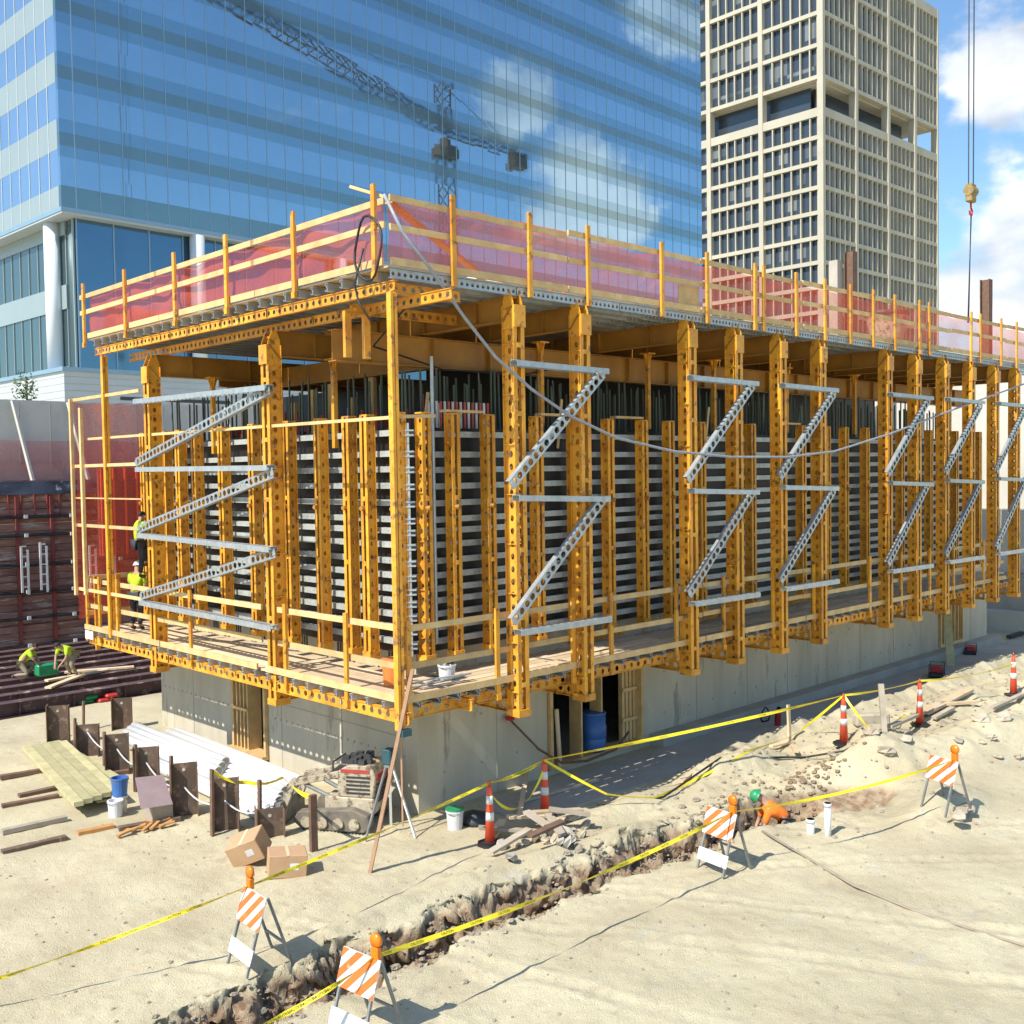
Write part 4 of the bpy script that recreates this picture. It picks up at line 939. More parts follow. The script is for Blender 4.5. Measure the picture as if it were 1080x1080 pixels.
for (cx, cy) in ((-.2+.9, 3.2), (9.2, .35), (21, .35), (33, .35), (45, .35)):
    MB().tube([(cx, cy, PZ-.1), (cx, cy, Z0-.12)], .5, 20).build('column', 'white_column', gt, smooth=True)
m = MB(); m.box(-.3, W1, -.3, .8, -.4, PZ-.25); m.box(-.3, 1.0, .8, W2, -.4, PZ-.25); 
m.build('podium', 'siding', gt)
MB().box(-.45, W1, -.45, W2, PZ-.248, PZ).build('podium_coping', 'mullion', gt)
m = MB()
for k in range(9): m.box(-.31, W1, -.315, -.301, .2+k*.42, .22+k*.42); m.box(-.315, -.301, -.3, W2, .2+k*.42, .22+k*.42)
m.build('siding_joint', 'footing', gt)
m = MB()
for k in range(4): m.box(3.2, 11, -.33, -.316, 1.0+k*.42, 1.22+k*.42)
m.build('louver', 'dark_metal', gt)
# small tree in front of the podium
def tree(name, p, hgt, cr_, label, n=420):
    tr_ = empty(name, p, 0, label, 'tree')
    m = MB(); m.tube([(0, 0, 0), (.03, 0, hgt*.5), (0, .04, hgt*.95)], .06, 6, radii=[.07, .045, .015])
    for k in range(5):
        a = k*1.3; m.tube([(0, 0, hgt*(.4+.09*k)), (math.cos(a)*cr_*.7, math.sin(a)*cr_*.7, hgt*(.6+.08*k))], .02, 5, radii=[.025, .008])
    m.build('trunk', 'bark', tr_, smooth=True); m = MB()
    for k in range(n):
        th, ph = random.uniform(0, 6.28), random.uniform(-1, 1); r_ = cr_*random.random()**.4
        rr = math.sqrt(1-ph*ph); c = Vector((r_*rr*math.cos(th)*.8, r_*rr*math.sin(th)*.8, hgt*.72+r_*ph*1.25)); 
        if noise.noise(c*1.8) < -.1: continue
        a = Vector((random.gauss(0, 1), random.gauss(0, 1), random.gauss(0, 1))).normalized(); b2 = a.orthogonal().normalized(); s = random.uniform(.06, .12)
        m.quad(c-a*s, c-b2*s*.6, c+a*s, c+b2*s*.6)
    m.build('crown', 'leafy', tr_)
q = onY(28, 424, 50); tree('young_tree', (q.x, 50, 9.55), 2.2, .75, 'small young tree in front of the white podium wall at far left', 260)

# ------------------------------------------------------------------ stone office tower
TC = at(867, 90, 160); ta = R(-1)
st = empty('stone_tower', (TC.x, TC.y, 0), ta, 'cream stone office tower with narrow fins and one open floor', 'office tower')
def zc(y): return TC.z+(90-y)*160/FOC
WR = 38.0; WL = 33.6
lines = [zc(y) for y in (-55, -20, 13.3, 46.7, 80)] ; opn = (zc(80), zc(116.5)); low = [zc(116.5)-.0]+[zc(116.5)-3.78*k for k in range(1, 17)]
zf = sorted(set([round(z, 2) for z in lines+low]))
lo_bands = []
for z in zf: lo_bands.append(z)
TOP = lines[0]+1.0
rb_x = [0, 9.86, 20.27, 29.53, 38.0]; lb_y = [0, 10.73, 20.81, 33.6]
fr_, fins, gls, gls2 = MB(), MB(), MB(), MB()
# piers
for x in rb_x: fr_.box(max(0, x-.35) if x else 0, min(WR, x+.35), -.35, .9, 0, TOP)
for y in lb_y[1:]: fr_.box(-.35, .9, y-.4, y+.4, 0, TOP)
fr_.box(-.35, -.001, -.35, .6, 0, TOP)
for z in zf[:-1] + []:
    if abs(z-opn[1]) < .1: hb = 1.3
    else: hb = .62
    for a, b_ in zip(rb_x, rb_x[1:]): fr_.box(a+.35, b_-.35, -.22, .9, z-hb/2, z+hb/2)
    for i, (a, b_) in enumerate(zip(lb_y, lb_y[1:])): fr_.box(-.22, .9, (a+.4 if i else .6), b_-.4, z-hb/2, z+hb/2)
for a, b_ in zip(rb_x, rb_x[1:]): fr_.box(a+.35, b_-.35, -.3, .9, lines[0]-.6, TOP)
for i, (a, b_) in enumerate(zip(lb_y, lb_y[1:])): fr_.box(-.3, .9, (a+.4 if i else .6), b_-.4, lines[0]-.6, TOP)
fr_.box(-.3, WR, .9, WL, TOP-.5, TOP-.1)
fr_.build('stone_frame', 'tower_stone', st)
zz_ = zf
for z0_, z1_ in zip(zz_, zz_[1:]):
    isopen = abs(z0_-opn[1]) < .1
    if isopen: continue
    for a, b_ in zip(rb_x, rb_x[1:]):
        n_ = 6; w_ = (b_-a-.7)/n_
        for k in range(1, n_): 
            x = a+.35+w_*k; fins.box(x-.15, x+.15, -.16, .3, z0_+.31, z1_-.31)
        fins.box(a+.36, a+.45, -.15, .3, z0_+.312, z1_-.312)
    for i, (a, b_) in enumerate(zip(lb_y, lb_y[1:])):
        n_ = 6; s0 = a+.4; w_ = (b_-a-.8)/n_
        for k in range(1, n_):
            y = s0+w_*k; fins.box(-.12, .3, y-.1, y+.1, z0_+.31, z1_-.31)
fins.build('fin', 'tower_stone', st)['kind'] = 'stuff'
for z0_, z1_ in zip(zz_, zz_[1:]):
    isopen = abs(z0_-opn[1]) < .1
    d = 3.0 if isopen else .5
    dl = 2.0 if isopen else .45
    if isopen:
        gls2.box(d, WR-7.0, d, d+.2, z0_+.4, z1_-.4); gls2.box(dl, dl+.2, d+.21, WL, z0_+.4, z1_-.4)
        fr_2 = MB(); fr_2.box(.91, WR-.4, .91, WL, z0_+.2, z0_+.5); fr_2.box(.91, WR-.4, .91, WL, z1_-.5, z1_-.2); fr_2.build('open_floor_slab', 'tower_stone', st)
    else:
        gls.box(.31, WR-.3, d, d+.2, z0_, z1_); gls.box(dl, dl+.2, d+.21, WL, z0_, z1_)
gls.build('window', 'glass_tower', st); gls2.build('open_floor_glass', 'glass_tower_dark', st)
m = MB()
for z0_, z1_ in zip(zz_, zz_[1:]):
    if abs(z0_-opn[1]) < .1: continue
    m.box(.40, .449, .72, WL, z0_+.32, z0_+.32+(z1_-z0_)*.22)
m.build('window_sill_panel', 'glass_tower_dark', st)
MB().box(WR-.3, WR, .91, WL, 0, opn[1]-.5).build('end_wall', 'tower_stone', st); MB().box(WR-.3, WR, .91, WL, opn[0]+.5, TOP-.6).build('end_wall', 'tower_stone', st)

# ------------------------------------------------------------------ tower crane (seen as its mirror image in the glass) and its hoist ropes
ZJ = 61.5
def mirror(v): return v-GE2*(2*((v-GC).dot(GE2)))
cA = mirror(onz(235, 2, ZJ)); cM = mirror(onz(470, 140, ZJ)); cB = mirror(onz(548, 165, ZJ))
cA = cM+(cA-cM)*1.35
crn = empty('tower_crane', (cM.x, cM.y, 0), 0, 'tower crane with long lattice jib, seen mirrored in the blue glass', 'crane')
def lattice(m, p, q, w_, h_, n_, r_=.13, updir=Vector((0, 0, 1))):
    p = Vector(p); q = Vector(q); d = nrm(q-p); s = nrm(d.cross(updir)) if abs(d.dot(updir)) < .9 else Vector((1, 0, 0)); u = s.cross(d)
    if h_ is None:
        cs = [s*a*w_/2+u*b_*w_/2 for a, b_ in ((-1, -1), (1, -1), (1, 1), (-1, 1))]
    else: cs = [s*-w_/2, s*w_/2, u*h_]
    for c in cs: m.bar(p+c, q+c, r_*1.5, r_*1.5, u if abs(d.z) < .9 else (0, 1, 0))
    for i in range(n_):
        a = p.lerp(q, i/n_); b_ = p.lerp(q, (i+1)/n_)
        for j in range(len(cs)): m.bar(a+cs[j], b_+cs[(j+1) % len(cs)], r_, r_, (0, 0, 1) if abs(d.z) < .9 else (0, 1, 0)); 
    return m
O = Vector((cM.x, cM.y, 0)); zv = Vector((0, 0, 1))
lattice(MB(), (0, 0, 0), (0, 0, ZJ-3), 2.2, None, 26).build('mast', 'crane_dark', crn)
m = MB(); lattice(m, cM-O, cA-O+zv*0, 1.8, 1.9, 34); m.build('jib', 'crane_dark', crn)
m = MB(); lattice(m, cM-O, cB-O, 1.8, 1.5, 8); e = (cB-O); m.box(e.x-2, e.x+1.2, e.y-1.2, e.y+1.2, e.z-2.2, e.z+.5); m.build('counter_jib', 'crane_dark', crn)
m = MB(); lattice(m, Vector((0, 0, ZJ)), Vector((0, 0, ZJ+8)), 1.8, None, 5); m.tube([Vector((0, 0, ZJ+8)), (cM-O).lerp(cA-O, .6)+zv*1.9], .07, 5); m.tube([Vector((0, 0, ZJ+8)), (cM-O).lerp(cB-O, .85)+zv*1.0], .07, 5); m.build('tower_head', 'crane_dark', crn)
m = MB(); m.box(-1.6, 1.6, -1.6, 1.6, ZJ-4, ZJ-2.2); m.box(1.0, 2.8, -3.0, -1.2, ZJ-2.6, ZJ-.2); m.build('cab', 'crane_dark', crn)
hk = at(1024, 207, 52)
hb = empty('crane_hook', (hk.x, hk.y, hk.z-.3), 0, 'yellow crane hook block hanging on two ropes in the sky at right', 'crane hook')
m = MB(); m.box(-.3, .3, -.16, .16, .0, .9); m.build('block', 'crane_yellow', hb, bevel=.05)
m = MB(); m.tube([(-.32, 0, .55), (.32, 0, .55)], .26, 14); m.build('sheave', 'crane_yellow', hb)
m = MB(); m.tube([(0, 0, 0), (0, 0, -.25), (.15, 0, -.4), (.1, 0, -.6), (-.1, 0, -.6), (-.16, 0, -.42)], .05, 6); m.build('hook', 'red_paint', hb)
m = MB()
for dx in (-.28, .28): m.tube([(dx, 0, .6), (dx*1.3+.25, 0, 60-hk.z)], .03, 5)
m.build('hoist_rope', 'dark_metal', hb)
m = MB(); m.tube([(0, 0, -.6), (-.12, .05, -5.9)], .025, 5); m.tube([(.06, 0, -.6), (-.25, .05, -5.9)], .025, 5); m.build('sling', 'dark_metal', hb)

# ------------------------------------------------------------------ electric cable drooping across the scaffold
cpts = [(405, 205), (425, 245), (455, 285), (490, 335), (523, 377), (560, 410), (600, 438), (650, 462), (710, 476), (770, 482), (830, 482), (880, 476), (940, 457), (1000, 434), (1080, 405)]
ps = []
for i, (px, py) in enumerate(cpts): ps.append(onY(px, py, 14.2 if i else 14.5))
thing('electric_cable', MB().tube(ps, .03, 6), 'cable_grey', 'grey cable drooping from the fence corner across all the long side masts', 'cable', smooth=True)
m = MB(); pc = onX(388, 262, 11.0)
pts = [pc+Vector((.03*math.sin(a*3), math.cos(a)*.38, math.sin(a)*.55)) for a in [k*.35 for k in range(42)]]
m.tube(pts, .022, 5); tl = pts[-1]
m.tube([onX(383, 262, 11.0), onX(374, 300, 11.0), onX(378, 318, 11.0), onX(392, 340, 11.0)], .02, 5)
thing('cable_coil', m, 'black_rubber', 'coil of black and grey cable hung on the corner of the upper fence', 'cable', smooth=True)
thing('dangling_wire', MB().tube([(12.0, 14.9, 10.1), (12.6, 16.9, 9.5), (14.5, 17.0, 9.15), (17, 17.0, 9.2), (18.5, 17, 9.5)], .02, 5), 'black_rubber', 'thin dark cord drooping under the deck along the main girder', 'cord', smooth=True)

# ------------------------------------------------------------------ people
def skin_obj(name, chains, m, parent, lvl=1):
    """chains: list of lists of (point, radius) sharing joints by position"""
    vs_, rs, es, idx = [], [], [], {}
    def vi(p, r_):
        k = tuple(round(c, 4) for c in p)
        if k not in idx: idx[k] = len(vs_); vs_.append(tuple(p)); rs.append(r_)
        return idx[k]
    for ch in chains:
        ids = [vi(p, r_) for p, r_ in ch]
        for a, b_ in zip(ids, ids[1:]):
            if a != b_: es.append((a, b_))
    me = bpy.data.meshes.new(name); me.from_pydata(vs_, es, []); me.update()
    o = bpy.data.objects.new(name, me); COL.objects.link(o); o.data.materials.append(M[m]); o.parent = parent
    md = o.modifiers.new('skin', 'SKIN'); md.use_smooth_shade = True
    for i, r_ in enumerate(rs):
        sv = me.skin_vertices[0].data[i]; sv.radius = (r_, r_) if not isinstance(r_, tuple) else r_; sv.use_root = (i == 0)
    s = o.modifiers.new('sub', 'SUBSURF'); s.levels = lvl; s.render_levels = lvl
    return o
def person(loc_, rz, J, label, shirt, trousers, helmet, vest=None):
    p = empty('person', loc_, rz, label, 'person')
    V = {k: Vector(v) for k, v in J.items()}
    pel, che, nek, hd = V['pelvis'], V['chest'], V['neck'], V['head']
    ch = [[(pel, .13), (pel.lerp(che, .5), .12), (che, .15), (nek, .06), (hd, .09), (hd+(hd-nek).normalized()*.09, .075)]]
    for s in 'LR':
        sh, el, wr_ = V['sh'+s], V['el'+s], V['wr'+s]; hn = wr_+(wr_-el).normalized()*.07
        ch.append([(che, .15), (sh, .065), (el, .045), (wr_, .03), (hn, .034)])
        d = (wr_-el).normalized(); sd = d.cross(Vector((0, 0, 1))); sd = sd.normalized() if sd.length > .1 else Vector((1, 0, 0)); dn = d.cross(sd)
        for k in range(4):
            o_ = sd*(.027-.018*k); L_ = (.075, .085, .08, .06)[k]
            ch.append([(hn, .034), (hn+d*.035+o_, .009), (hn+d*(.035+L_*.6)+o_+dn*.012, .008), (hn+d*(.03+L_*.95)+o_+dn*.035, .007)])
        ch.append([(wr_+d*.02, .026) if False else (hn, .034), (hn+sd*.045+d*.0, .010), (hn+sd*.05+d*.045+dn*.02, .008)])
        hp2, kn, an, to = V['hip'+s], V['kn'+s], V['an'+s], V['to'+s]
        ch.append([(pel, .13), (hp2, .085), (kn, .06), (an, .04), (to, .035)])
    skin_obj('body', ch, 'skin', p)
    up_ = (hd-nek).normalized(); fwd = Vector(J.get('face', (0, -1, 0))).normalized()
    m = MB()                                                   # nose, ears, eyes, mouth
    c = hd+up_*.02; sdv = up_.cross(fwd).normalized()
    m.bar(c+fwd*.085+up_*.02, c+fwd*.115-up_*.02, .022, .022); m.bar(c+sdv*.085-up_*.02, c+sdv*.095+up_*.03, .012, .03); m.bar(c-sdv*.085-up_*.02, c-sdv*.095+up_*.03, .012, .03)
    m.build('nose_and_ears', 'skin', p)
    m = MB(); m.bar(c+fwd*.088+sdv*.035+up_*.03, c+fwd*.096+sdv*.035+up_*.03, .018, .012); m.bar(c+fwd*.088-sdv*.035+up_*.03, c+fwd*.096-sdv*.035+up_*.03, .018, .012); m.bar(c+fwd*.088-up_*.045, c+fwd*.096-up_*.045, .04, .008)
    m.build('eyes_and_mouth', 'hair', p)
    ts = [[(pel, .155), (pel.lerp(che, .5), .15), (che, .18), (che.lerp(nek, .7), .09)]]
    for s in 'LR': ts.append([(che, .18), (V['sh'+s], .088), (V['sh'+s].lerp(V['el'+s], .8), .065)])
    skin_obj('shirt', ts, shirt, p)
    tr_ = []
    for s in 'LR': tr_.append([(pel, .15), (V['hip'+s], .108), (V['kn'+s], .08), (V['kn'+s].lerp(V['an'+s], .9), .062)])
    skin_obj('trousers', tr_, trousers, p)
    for s in 'LR': skin_obj('boot', [[(V['an'+s]+Vector((0, 0, .04)), .055), (V['an'+s]-Vector((0, 0, .03)), .055), (V['to'+s], .05)]], 'boot', p)
    if helmet:
        q = up_.to_track_quat('Z', 'Y').to_matrix(); m = MB(); m.lathe([(.15, 0), (.13, .012), (.125, .05), (.10, .10), (.05, .13), (.01, .138)], n=16)
        m.v = [tuple(q @ Vector(v)+hd+up_*.06+fwd*.01) for v in m.v]; m.build('helmet', helmet, p, smooth=True)
    else:
        m = MB(); m.lathe([(.098, 0), (.10, .04), (.08, .09), (.03, .115)], n=12); m.v = [tuple(Vector(v)+hd+up_*.02-fwd*.01) for v in m.v]; m.build('hair', 'hair', p, smooth=True)
    return p
STAND = dict(pelvis=(0, 0, .95), chest=(0, -.05, 1.32), neck=(0, -.06, 1.5), head=(0, -.1, 1.62), shL=(.19, -.05, 1.42), shR=(-.19, -.05, 1.42), elL=(.27, -.12, 1.15), elR=(-.27, -.1, 1.15),
             wrL=(.2, -.36, 1.1), wrR=(-.2, -.36, 1.12), hipL=(.1, 0, .9), hipR=(-.1, 0, .9), knL=(.12, -.06, .5), knR=(-.12, -.02, .5), anL=(.13, .02, .09), anR=(-.13, .05, .09), toL=(.14, -.14, .04), toR=(-.14, -.11, .04))
BEND = dict(STAND, pelvis=(0, .1, .80), chest=(0, -.28, 1.0), neck=(0, -.43, 1.07), head=(0, -.54, 1.10), shL=(.19, -.33, 1.0), shR=(-.19, -.33, 1.0), elL=(.24, -.42, .72), elR=(-.24, -.42, .72), wrL=(.12, -.55, .5), wrR=(-.12, -.55, .5),
            hipL=(.1, .08, .76), hipR=(-.1, .08, .76), knL=(.14, -.15, .45), knR=(-.14, -.12, .45), anL=(.14, .08, .09), anR=(-.14, .1, .09), toL=(.15, -.08, .04), toR=(-.15, -.06, .04), face=(0, -.6, -.8))
KNEEL = dict(STAND, pelvis=(0, .08, .48), chest=(0, -.18, .78), neck=(0, -.3, .9), head=(0, -.38, .97), shL=(.19, -.22, .84), shR=(-.19, -.22, .84), elL=(.26, -.36, .6), elR=(-.26, -.36, .6), wrL=(.14, -.5, .42), wrR=(-.14, -.5, .42),
             hipL=(.1, .05, .44), hipR=(-.1, .05, .44), knL=(.14, -.3, .42), knR=(-.14, -.16, .1), anL=(.14, -.14, .09), anR=(-.14, .28, .09), toL=(.15, -.3, .04), toR=(-.15, .34, .04), face=(0, -.7, -.7))
CLIMB = dict(STAND, wrL=(.2, -.42, 1.75), wrR=(-.2, -.42, 1.6), elL=(.28, -.25, 1.5), elR=(-.28, -.25, 1.38), knL=(.14, -.3, .75), anL=(.14, -.2, .36), toL=(.14, -.36, .33))
person((12.15, 26.9, 2.98), R(120), STAND, 'worker in lime shirt and tan helmet standing on the short walkway', 'lime_cloth', 'dark_cloth', 'helmet_white')
person((12.2, 26.75, 4.35), R(90), CLIMB, 'worker in lime vest clinging to the far uprights above the walkway', 'lime_cloth', 'dark_cloth', None)
q = onz(25, 714, .45); person((q.x, q.y, .45), R(60), KNEEL, 'kneeling worker in lime shirt at left on the purple steel beams', 'lime_cloth', 'khaki_cloth', None)
q = onz(76, 714, .45); person((q.x, q.y, .45), R(-70), BEND, 'bending worker in lime shirt seen from behind on the purple beams', 'lime_cloth', 'khaki_cloth', None)
q = onz(49, 712, .45); thing('tool_case', MB().box(-.35, .35, -.2, .2, 0, .4), 'green_plastic', 'green tool case between the two workers on the steel beams', 'tool case', loc=(q.x, q.y, .45), bevel=.05)
# worker in the pit
person((18.2, 11.25, -.80), R(-135), dict(BEND, chest=(0, -.22, 1.08), neck=(0, -.35, 1.2), head=(0, -.45, 1.26)), 'worker in orange shirt and green helmet bent over in the dug pit', 'orange_cloth', 'dark_cloth', 'green_plastic')

# ------------------------------------------------------------------ barricades, cones, tape
def barricade(loc_, rz, label, skew=0, amber=True, panel='orange', stone=False, lower=True, side=1):
    """A-frame: front panel leaning back, two front and two rear legs, low white plate, amber lamp"""
    p = empty('barricade', loc_, rz, label, 'barricade', 'striped barricades')
    W_ = .30; zt = 1.02
    for s in (-1, 1):
        MB().bar((s*W_, -.34, 0), (s*W_*.92, -.02, zt), .035, .035, (1, 0, 0)).build('leg', 'steel_leg', p)
        MB().bar((s*W_, .36, 0), (s*W_*.92, .02, zt), .035, .035, (1, 0, 0)).build('leg', 'steel_leg', p)
    MB().bar((-W_, .25, .32), (W_, .25, .32), .03, .03).build('rear_bar', 'steel_leg', p)
    def onfront(x, z, off=0): # point on the leaning plane
        k = z/zt; return Vector((x, -.34+.32*k-.025-off, z))
    z0_, z1_ = .60, 1.04
    pn = MB(); a = [onfront(-.34, z0_), onfront(.34, z0_), onfront(.34, z1_), onfront(-.34, z1_)]
    pn.prism(a, (0, .018, 0)); pnl = pn.build('panel', 'white_paint', p)
    # stripes, clipped to the panel rectangle
    def clip(poly, axis_, val, keep_less):
        o_ = []
        for i in range(len(poly)):
            A, B = poly[i], poly[(i+1) % len(poly)]
            ia = (A[axis_] <= val) == keep_less; ib = (B[axis_] <= val) == keep_less
            if ia: o_.append(A)
            if ia != ib:
                t_ = (val-A[axis_])/(B[axis_]-A[axis_]); o_.append((A[0]+(B[0]-A[0])*t_, A[1]+(B[1]-A[1])*t_))
        return o_
    for k in range(-3, 4):
        x0 = k*.26-.05; poly = [(x0-.22, z0_), (x0-.22+.13, z0_), (x0+.22+.13, z1_), (x0+.22, z1_)]
        for ax_, val, kl in ((0, -.339, False), (0, .339, True)): poly = clip(poly, ax_, val, kl) if len(poly) > 2 else poly
        if len(poly) > 2: MB().prism([onfront(x, z, .003) for x, z in poly], (0, .002, 0)).build('stripe', 'orange_sheet', pnl)
    if lower: MB().prism([onfront(-.34, .16), onfront(.34, .16), onfront(.34, .36), onfront(-.34, .36)], (0, .015, 0)).build('lower_plate', 'white_paint', p)
    if amber:
        l_ = empty('warning_lamp', (side*W_*.75, 0, zt)); l_.parent = p
        MB().box(-.06, .06, -.04, .04, .0, .16).build('lamp_case', 'amber', l_, bevel=.01)
        m = MB(); m.lathe([(.085, -.03), (.09, 0), (.085, .03)], n=16); m.v = [(x, z, y+.24) for x, y, z in m.v]; m.build('lens', 'amber', l_, smooth=True)
    return p
def barr_at(px, py, rz, side, label, **kw):
    q = onz(px, py, 1.03); rz = R(rz); c = Vector((q.x-math.cos(rz)*.225*side, q.y-math.sin(rz)*.225*side, 0)); c.z = hbase(c.x, c.y)
    barricade(c, rz, label, side=side, **kw); return c, Vector((q.x, q.y, c.z+1.06))
B1, L1 = barr_at(264, 938, -94, -1, 'striped barricade beside the cardboard boxes left of the trench')
B2, L2 = barr_at(397, 1011, -84, 1, 'striped barricade at the bottom edge of the picture next to the trench')
B3, L3 = barr_at(773, 858, -98, 1, 'striped barricade with raised lamp beside the pit worker')
B4, L4 = barr_at(1007, 815, -108, 1, 'partly hidden striped barricade weighted with stones on the right mound', lower=False)
for i, d in enumerate(((-.35, -.4), (.0, -.3), (.3, -.3))):
    m = MB(); rock(m, (0, 0, 0), .2); thing('flat_stone', m, 'stone', ('flat stone at left foot of the mound barricade', 'flat stone between the feet of the mound barricade', 'flat stone at right foot of the mound barricade')[i], 'stone', 'stones under the barricade', loc=(B4.x+d[0], B4.y+d[1], B4.z+.05))
def cone(p, label, h_=1.12, lean=(0, 0), loop=False):
    e = empty('traffic_cone', p, 0, label, 'traffic cone', 'delineator cones'); e.rotation_euler = (R(lean[0]), R(lean[1]), .4)
    MB().lathe([(.26, 0), (.25, .05), (.14, .06), (.12, .07)], n=8).build('base', 'black_rubber', e)
    prof = lambda z: .105-.055*z/h_
    MB().lathe([(prof(.07), .07), (prof(h_*.95), h_*.95), (.035, h_)], n=14).build('body', 'cone_red', e, smooth=True)
    for a, b_ in ((.42, .56), (.70, .84)): MB().lathe([(prof(a*h_)+.004, a*h_), (prof(b_*h_)+.004, b_*h_)], n=14).build('collar', 'white_paint', e, smooth=True)
    MB().tube([(-.045, 0, h_), (-.05, 0, h_+.09), (.05, 0, h_+.09), (.045, 0, h_)], .015, 6).build('handle', 'cone_red', e, smooth=True)
    return e
C1 = gp(517, 891); C2 = gp(575, 862); C3 = gp(890, 785); C4 = gp(970, 765); C5 = gp(1069, 735)
cone(C1, 'red and white cone beside the broken wood and rubble heap'); cone(C2, 'red cone behind the wood heap in the shade of the wall'); cone(C3, 'red cone on a black base in the middle of the berm', lean=(0, -2))
cone(C4, 'orange cone beside the planks and the wood stake', lean=(0, 1)); cone(C5, 'leaning red cone at the right edge of the picture', lean=(0, 8))
def tape(pts, label, w_=.055):
    m = MB(); pts = [Vector(p) for p in pts]; n_ = len(pts)
    for i, p in enumerate(pts):
        d = (pts[min(i+1, n_-1)]-pts[max(i-1, 0)]).normalized(); tw = .9*math.sin(i*.37+len(label)); s = nrm(d.cross(zv)); u = s.cross(d); k = u*math.cos(tw)+s*math.sin(tw)
        m.v += [tuple(p+k*w_/2), tuple(p-k*w_/2)]
        if i: a = 2*i; m.f.append((a-2, a-1, a+1, a))
    root = thing('caution_tape', m, 'tape', label, 'tape', 'yellow caution tapes')
    dm_ = MB(); L_ = 0
    for i in range(1, n_): L_ += (pts[i]-pts[i-1]).length
    return root
def letters(root, pts, every=1.1, size=.036):
    pts = [Vector(p) for p in pts]; cu = bpy.data.curves.new('caution', 'FONT'); cu.body = 'CAUTION'; cu.size = size*1.3; cu.align_x = 'CENTER'; cu.align_y = 'CENTER'
    to = bpy.data.objects.new('caution', cu); COL.objects.link(to); bpy.context.view_layer.update()
    me = bpy.data.meshes.new_from_object(to); bpy.data.objects.remove(to); me.materials.append(M['ink'])
    for i in range(0, len(pts)-1, 2):
        a, b_ = pts[i], pts[i+1]; d = nrm(b_-a); tocam = nrm(CAMP-(a+b_)/2); 
        s = nrm(d.cross(zv)); u0 = s.cross(d); tw = .9*math.sin((i+.5)*.37+len(root['label'])); u = u0*math.cos(tw)+s*math.sin(tw); n_ = d.cross(u)
        for sg in (1, -1):
            dd = d*sg; nn_ = n_*sg
            if nn_.dot(tocam) < 0: continue
            o = bpy.data.objects.new('lettering', me); COL.objects.link(o)
            o.matrix_world = Matrix.Translation((a+b_)/2+nn_*.006) @ Matrix((dd, u, nn_)).transposed().to_4x4(); o.parent = root
top = lambda c, h_=1.17: Vector((c.x, c.y, c.z+h_))
e0 = onz(-40, 1045, .35)
def long(*ctrl, n=12, sag=.05):
    o_ = []
    for a, b_ in zip(ctrl, ctrl[1:]):
        c = catenary(a, b_, sag, n); o_ += c if not o_ else c[1:]
    return o_
T1 = long(e0, L1, top(C1), n=26, sag=.04); r1 = tape(T1, 'yellow tape from the left edge over the barricade to the rubble cone'); letters(r1, T1)
T2 = long(top(C1), top(C2), top(C3), n=18, sag=.06); r2 = tape(T2, 'yellow tape from the rubble cone to the cone in the middle of the berm', .07); letters(r2, T2)
tape(catenary(top(C1, 1.0), top(C2, 1.0), .55, 14), 'yellow tape sagging in a loop between the two cones by the wood heap')
T3 = long(top(C3), top(C4), n=10); tape(T3, 'yellow tape between the middle cone and the cone by the planks')
pz = [gp(640, 853, .3), gp(690, 848, .12), gp(730, 826, .05), gp(790, 792, .05), gp(840, 780, .15)]
tape(long(top(C2), *pz, top(C3), n=5, sag=.02), 'yellow tape dropping to the ground along the edge of the wall shadow')
tape(long(top(C3), gp(920, 775, .05), gp(950, 760, .08), gp(1000, 745, .03), gp(1040, 738, .05), n=6, sag=.03), 'yellow tape trailing over the planks on the right')
tape(long(top(C4), top(C5, .9), n=10, sag=.1), 'yellow tape running from the plank cone off to the right')
e2_ = onz(200, 1110, .4)
T4 = long(e2_, L2, L3, n=30, sag=.13); r4 = tape(T4, 'yellow tape along the near lip of the trench between two barricades', .065); letters(r4, T4)
T5 = long(L3, L4, n=16, sag=.12); r5 = tape(T5, 'yellow tape over the pit from barricade to mound barricade')
T6 = long(L4, onz(1085, 770, .4), n=8, sag=.05)

# ------------------------------------------------------------------ left foreground things
pp = MB().tube([(0, 0, 0), (0, 1, 0)], .13, 14, cap=False)
for i in range(9):
    x = 10.95+i*.235; y0 = 18.5+i*.24+random.uniform(-.15, .15); y1 = min(26.6, 24.2+i*.35); p = empty('white_pipe', (x, y0, .14+.02*(i % 2)), R(-2), f'{nth(i)} long white pipe from the left lying beside the sunlit wall', 'pipe', 'white pipes beside the wall')
    m = MB(); m.tube([(0, 0, 0), (0, y1-y0, 0)], .125, 16); m.v = m.v; m.build('pipe', 'white_pvc', p, smooth=True)
    MB().tube([(0, -.004, 0), (0, .0, 0)], .1, 16).build('bore', 'grey_wood', p)
for i in range(4):
    x = 11.3+i*.25; y0 = 21.3+i*.3; p = empty('white_pipe', (x, y0, .36), R(-1), f'{nth(i)} white pipe from the left in the upper layer of the pipe stack', 'pipe', 'white pipes beside the wall')
    MB().tube([(0, 0, 0), (0, 5.0, 0)], .12, 16).build('pipe', 'white_pvc', p, smooth=True); MB().tube([(0, -.004, 0), (0, .0, 0)], .095, 16).build('bore', 'grey_wood', p)
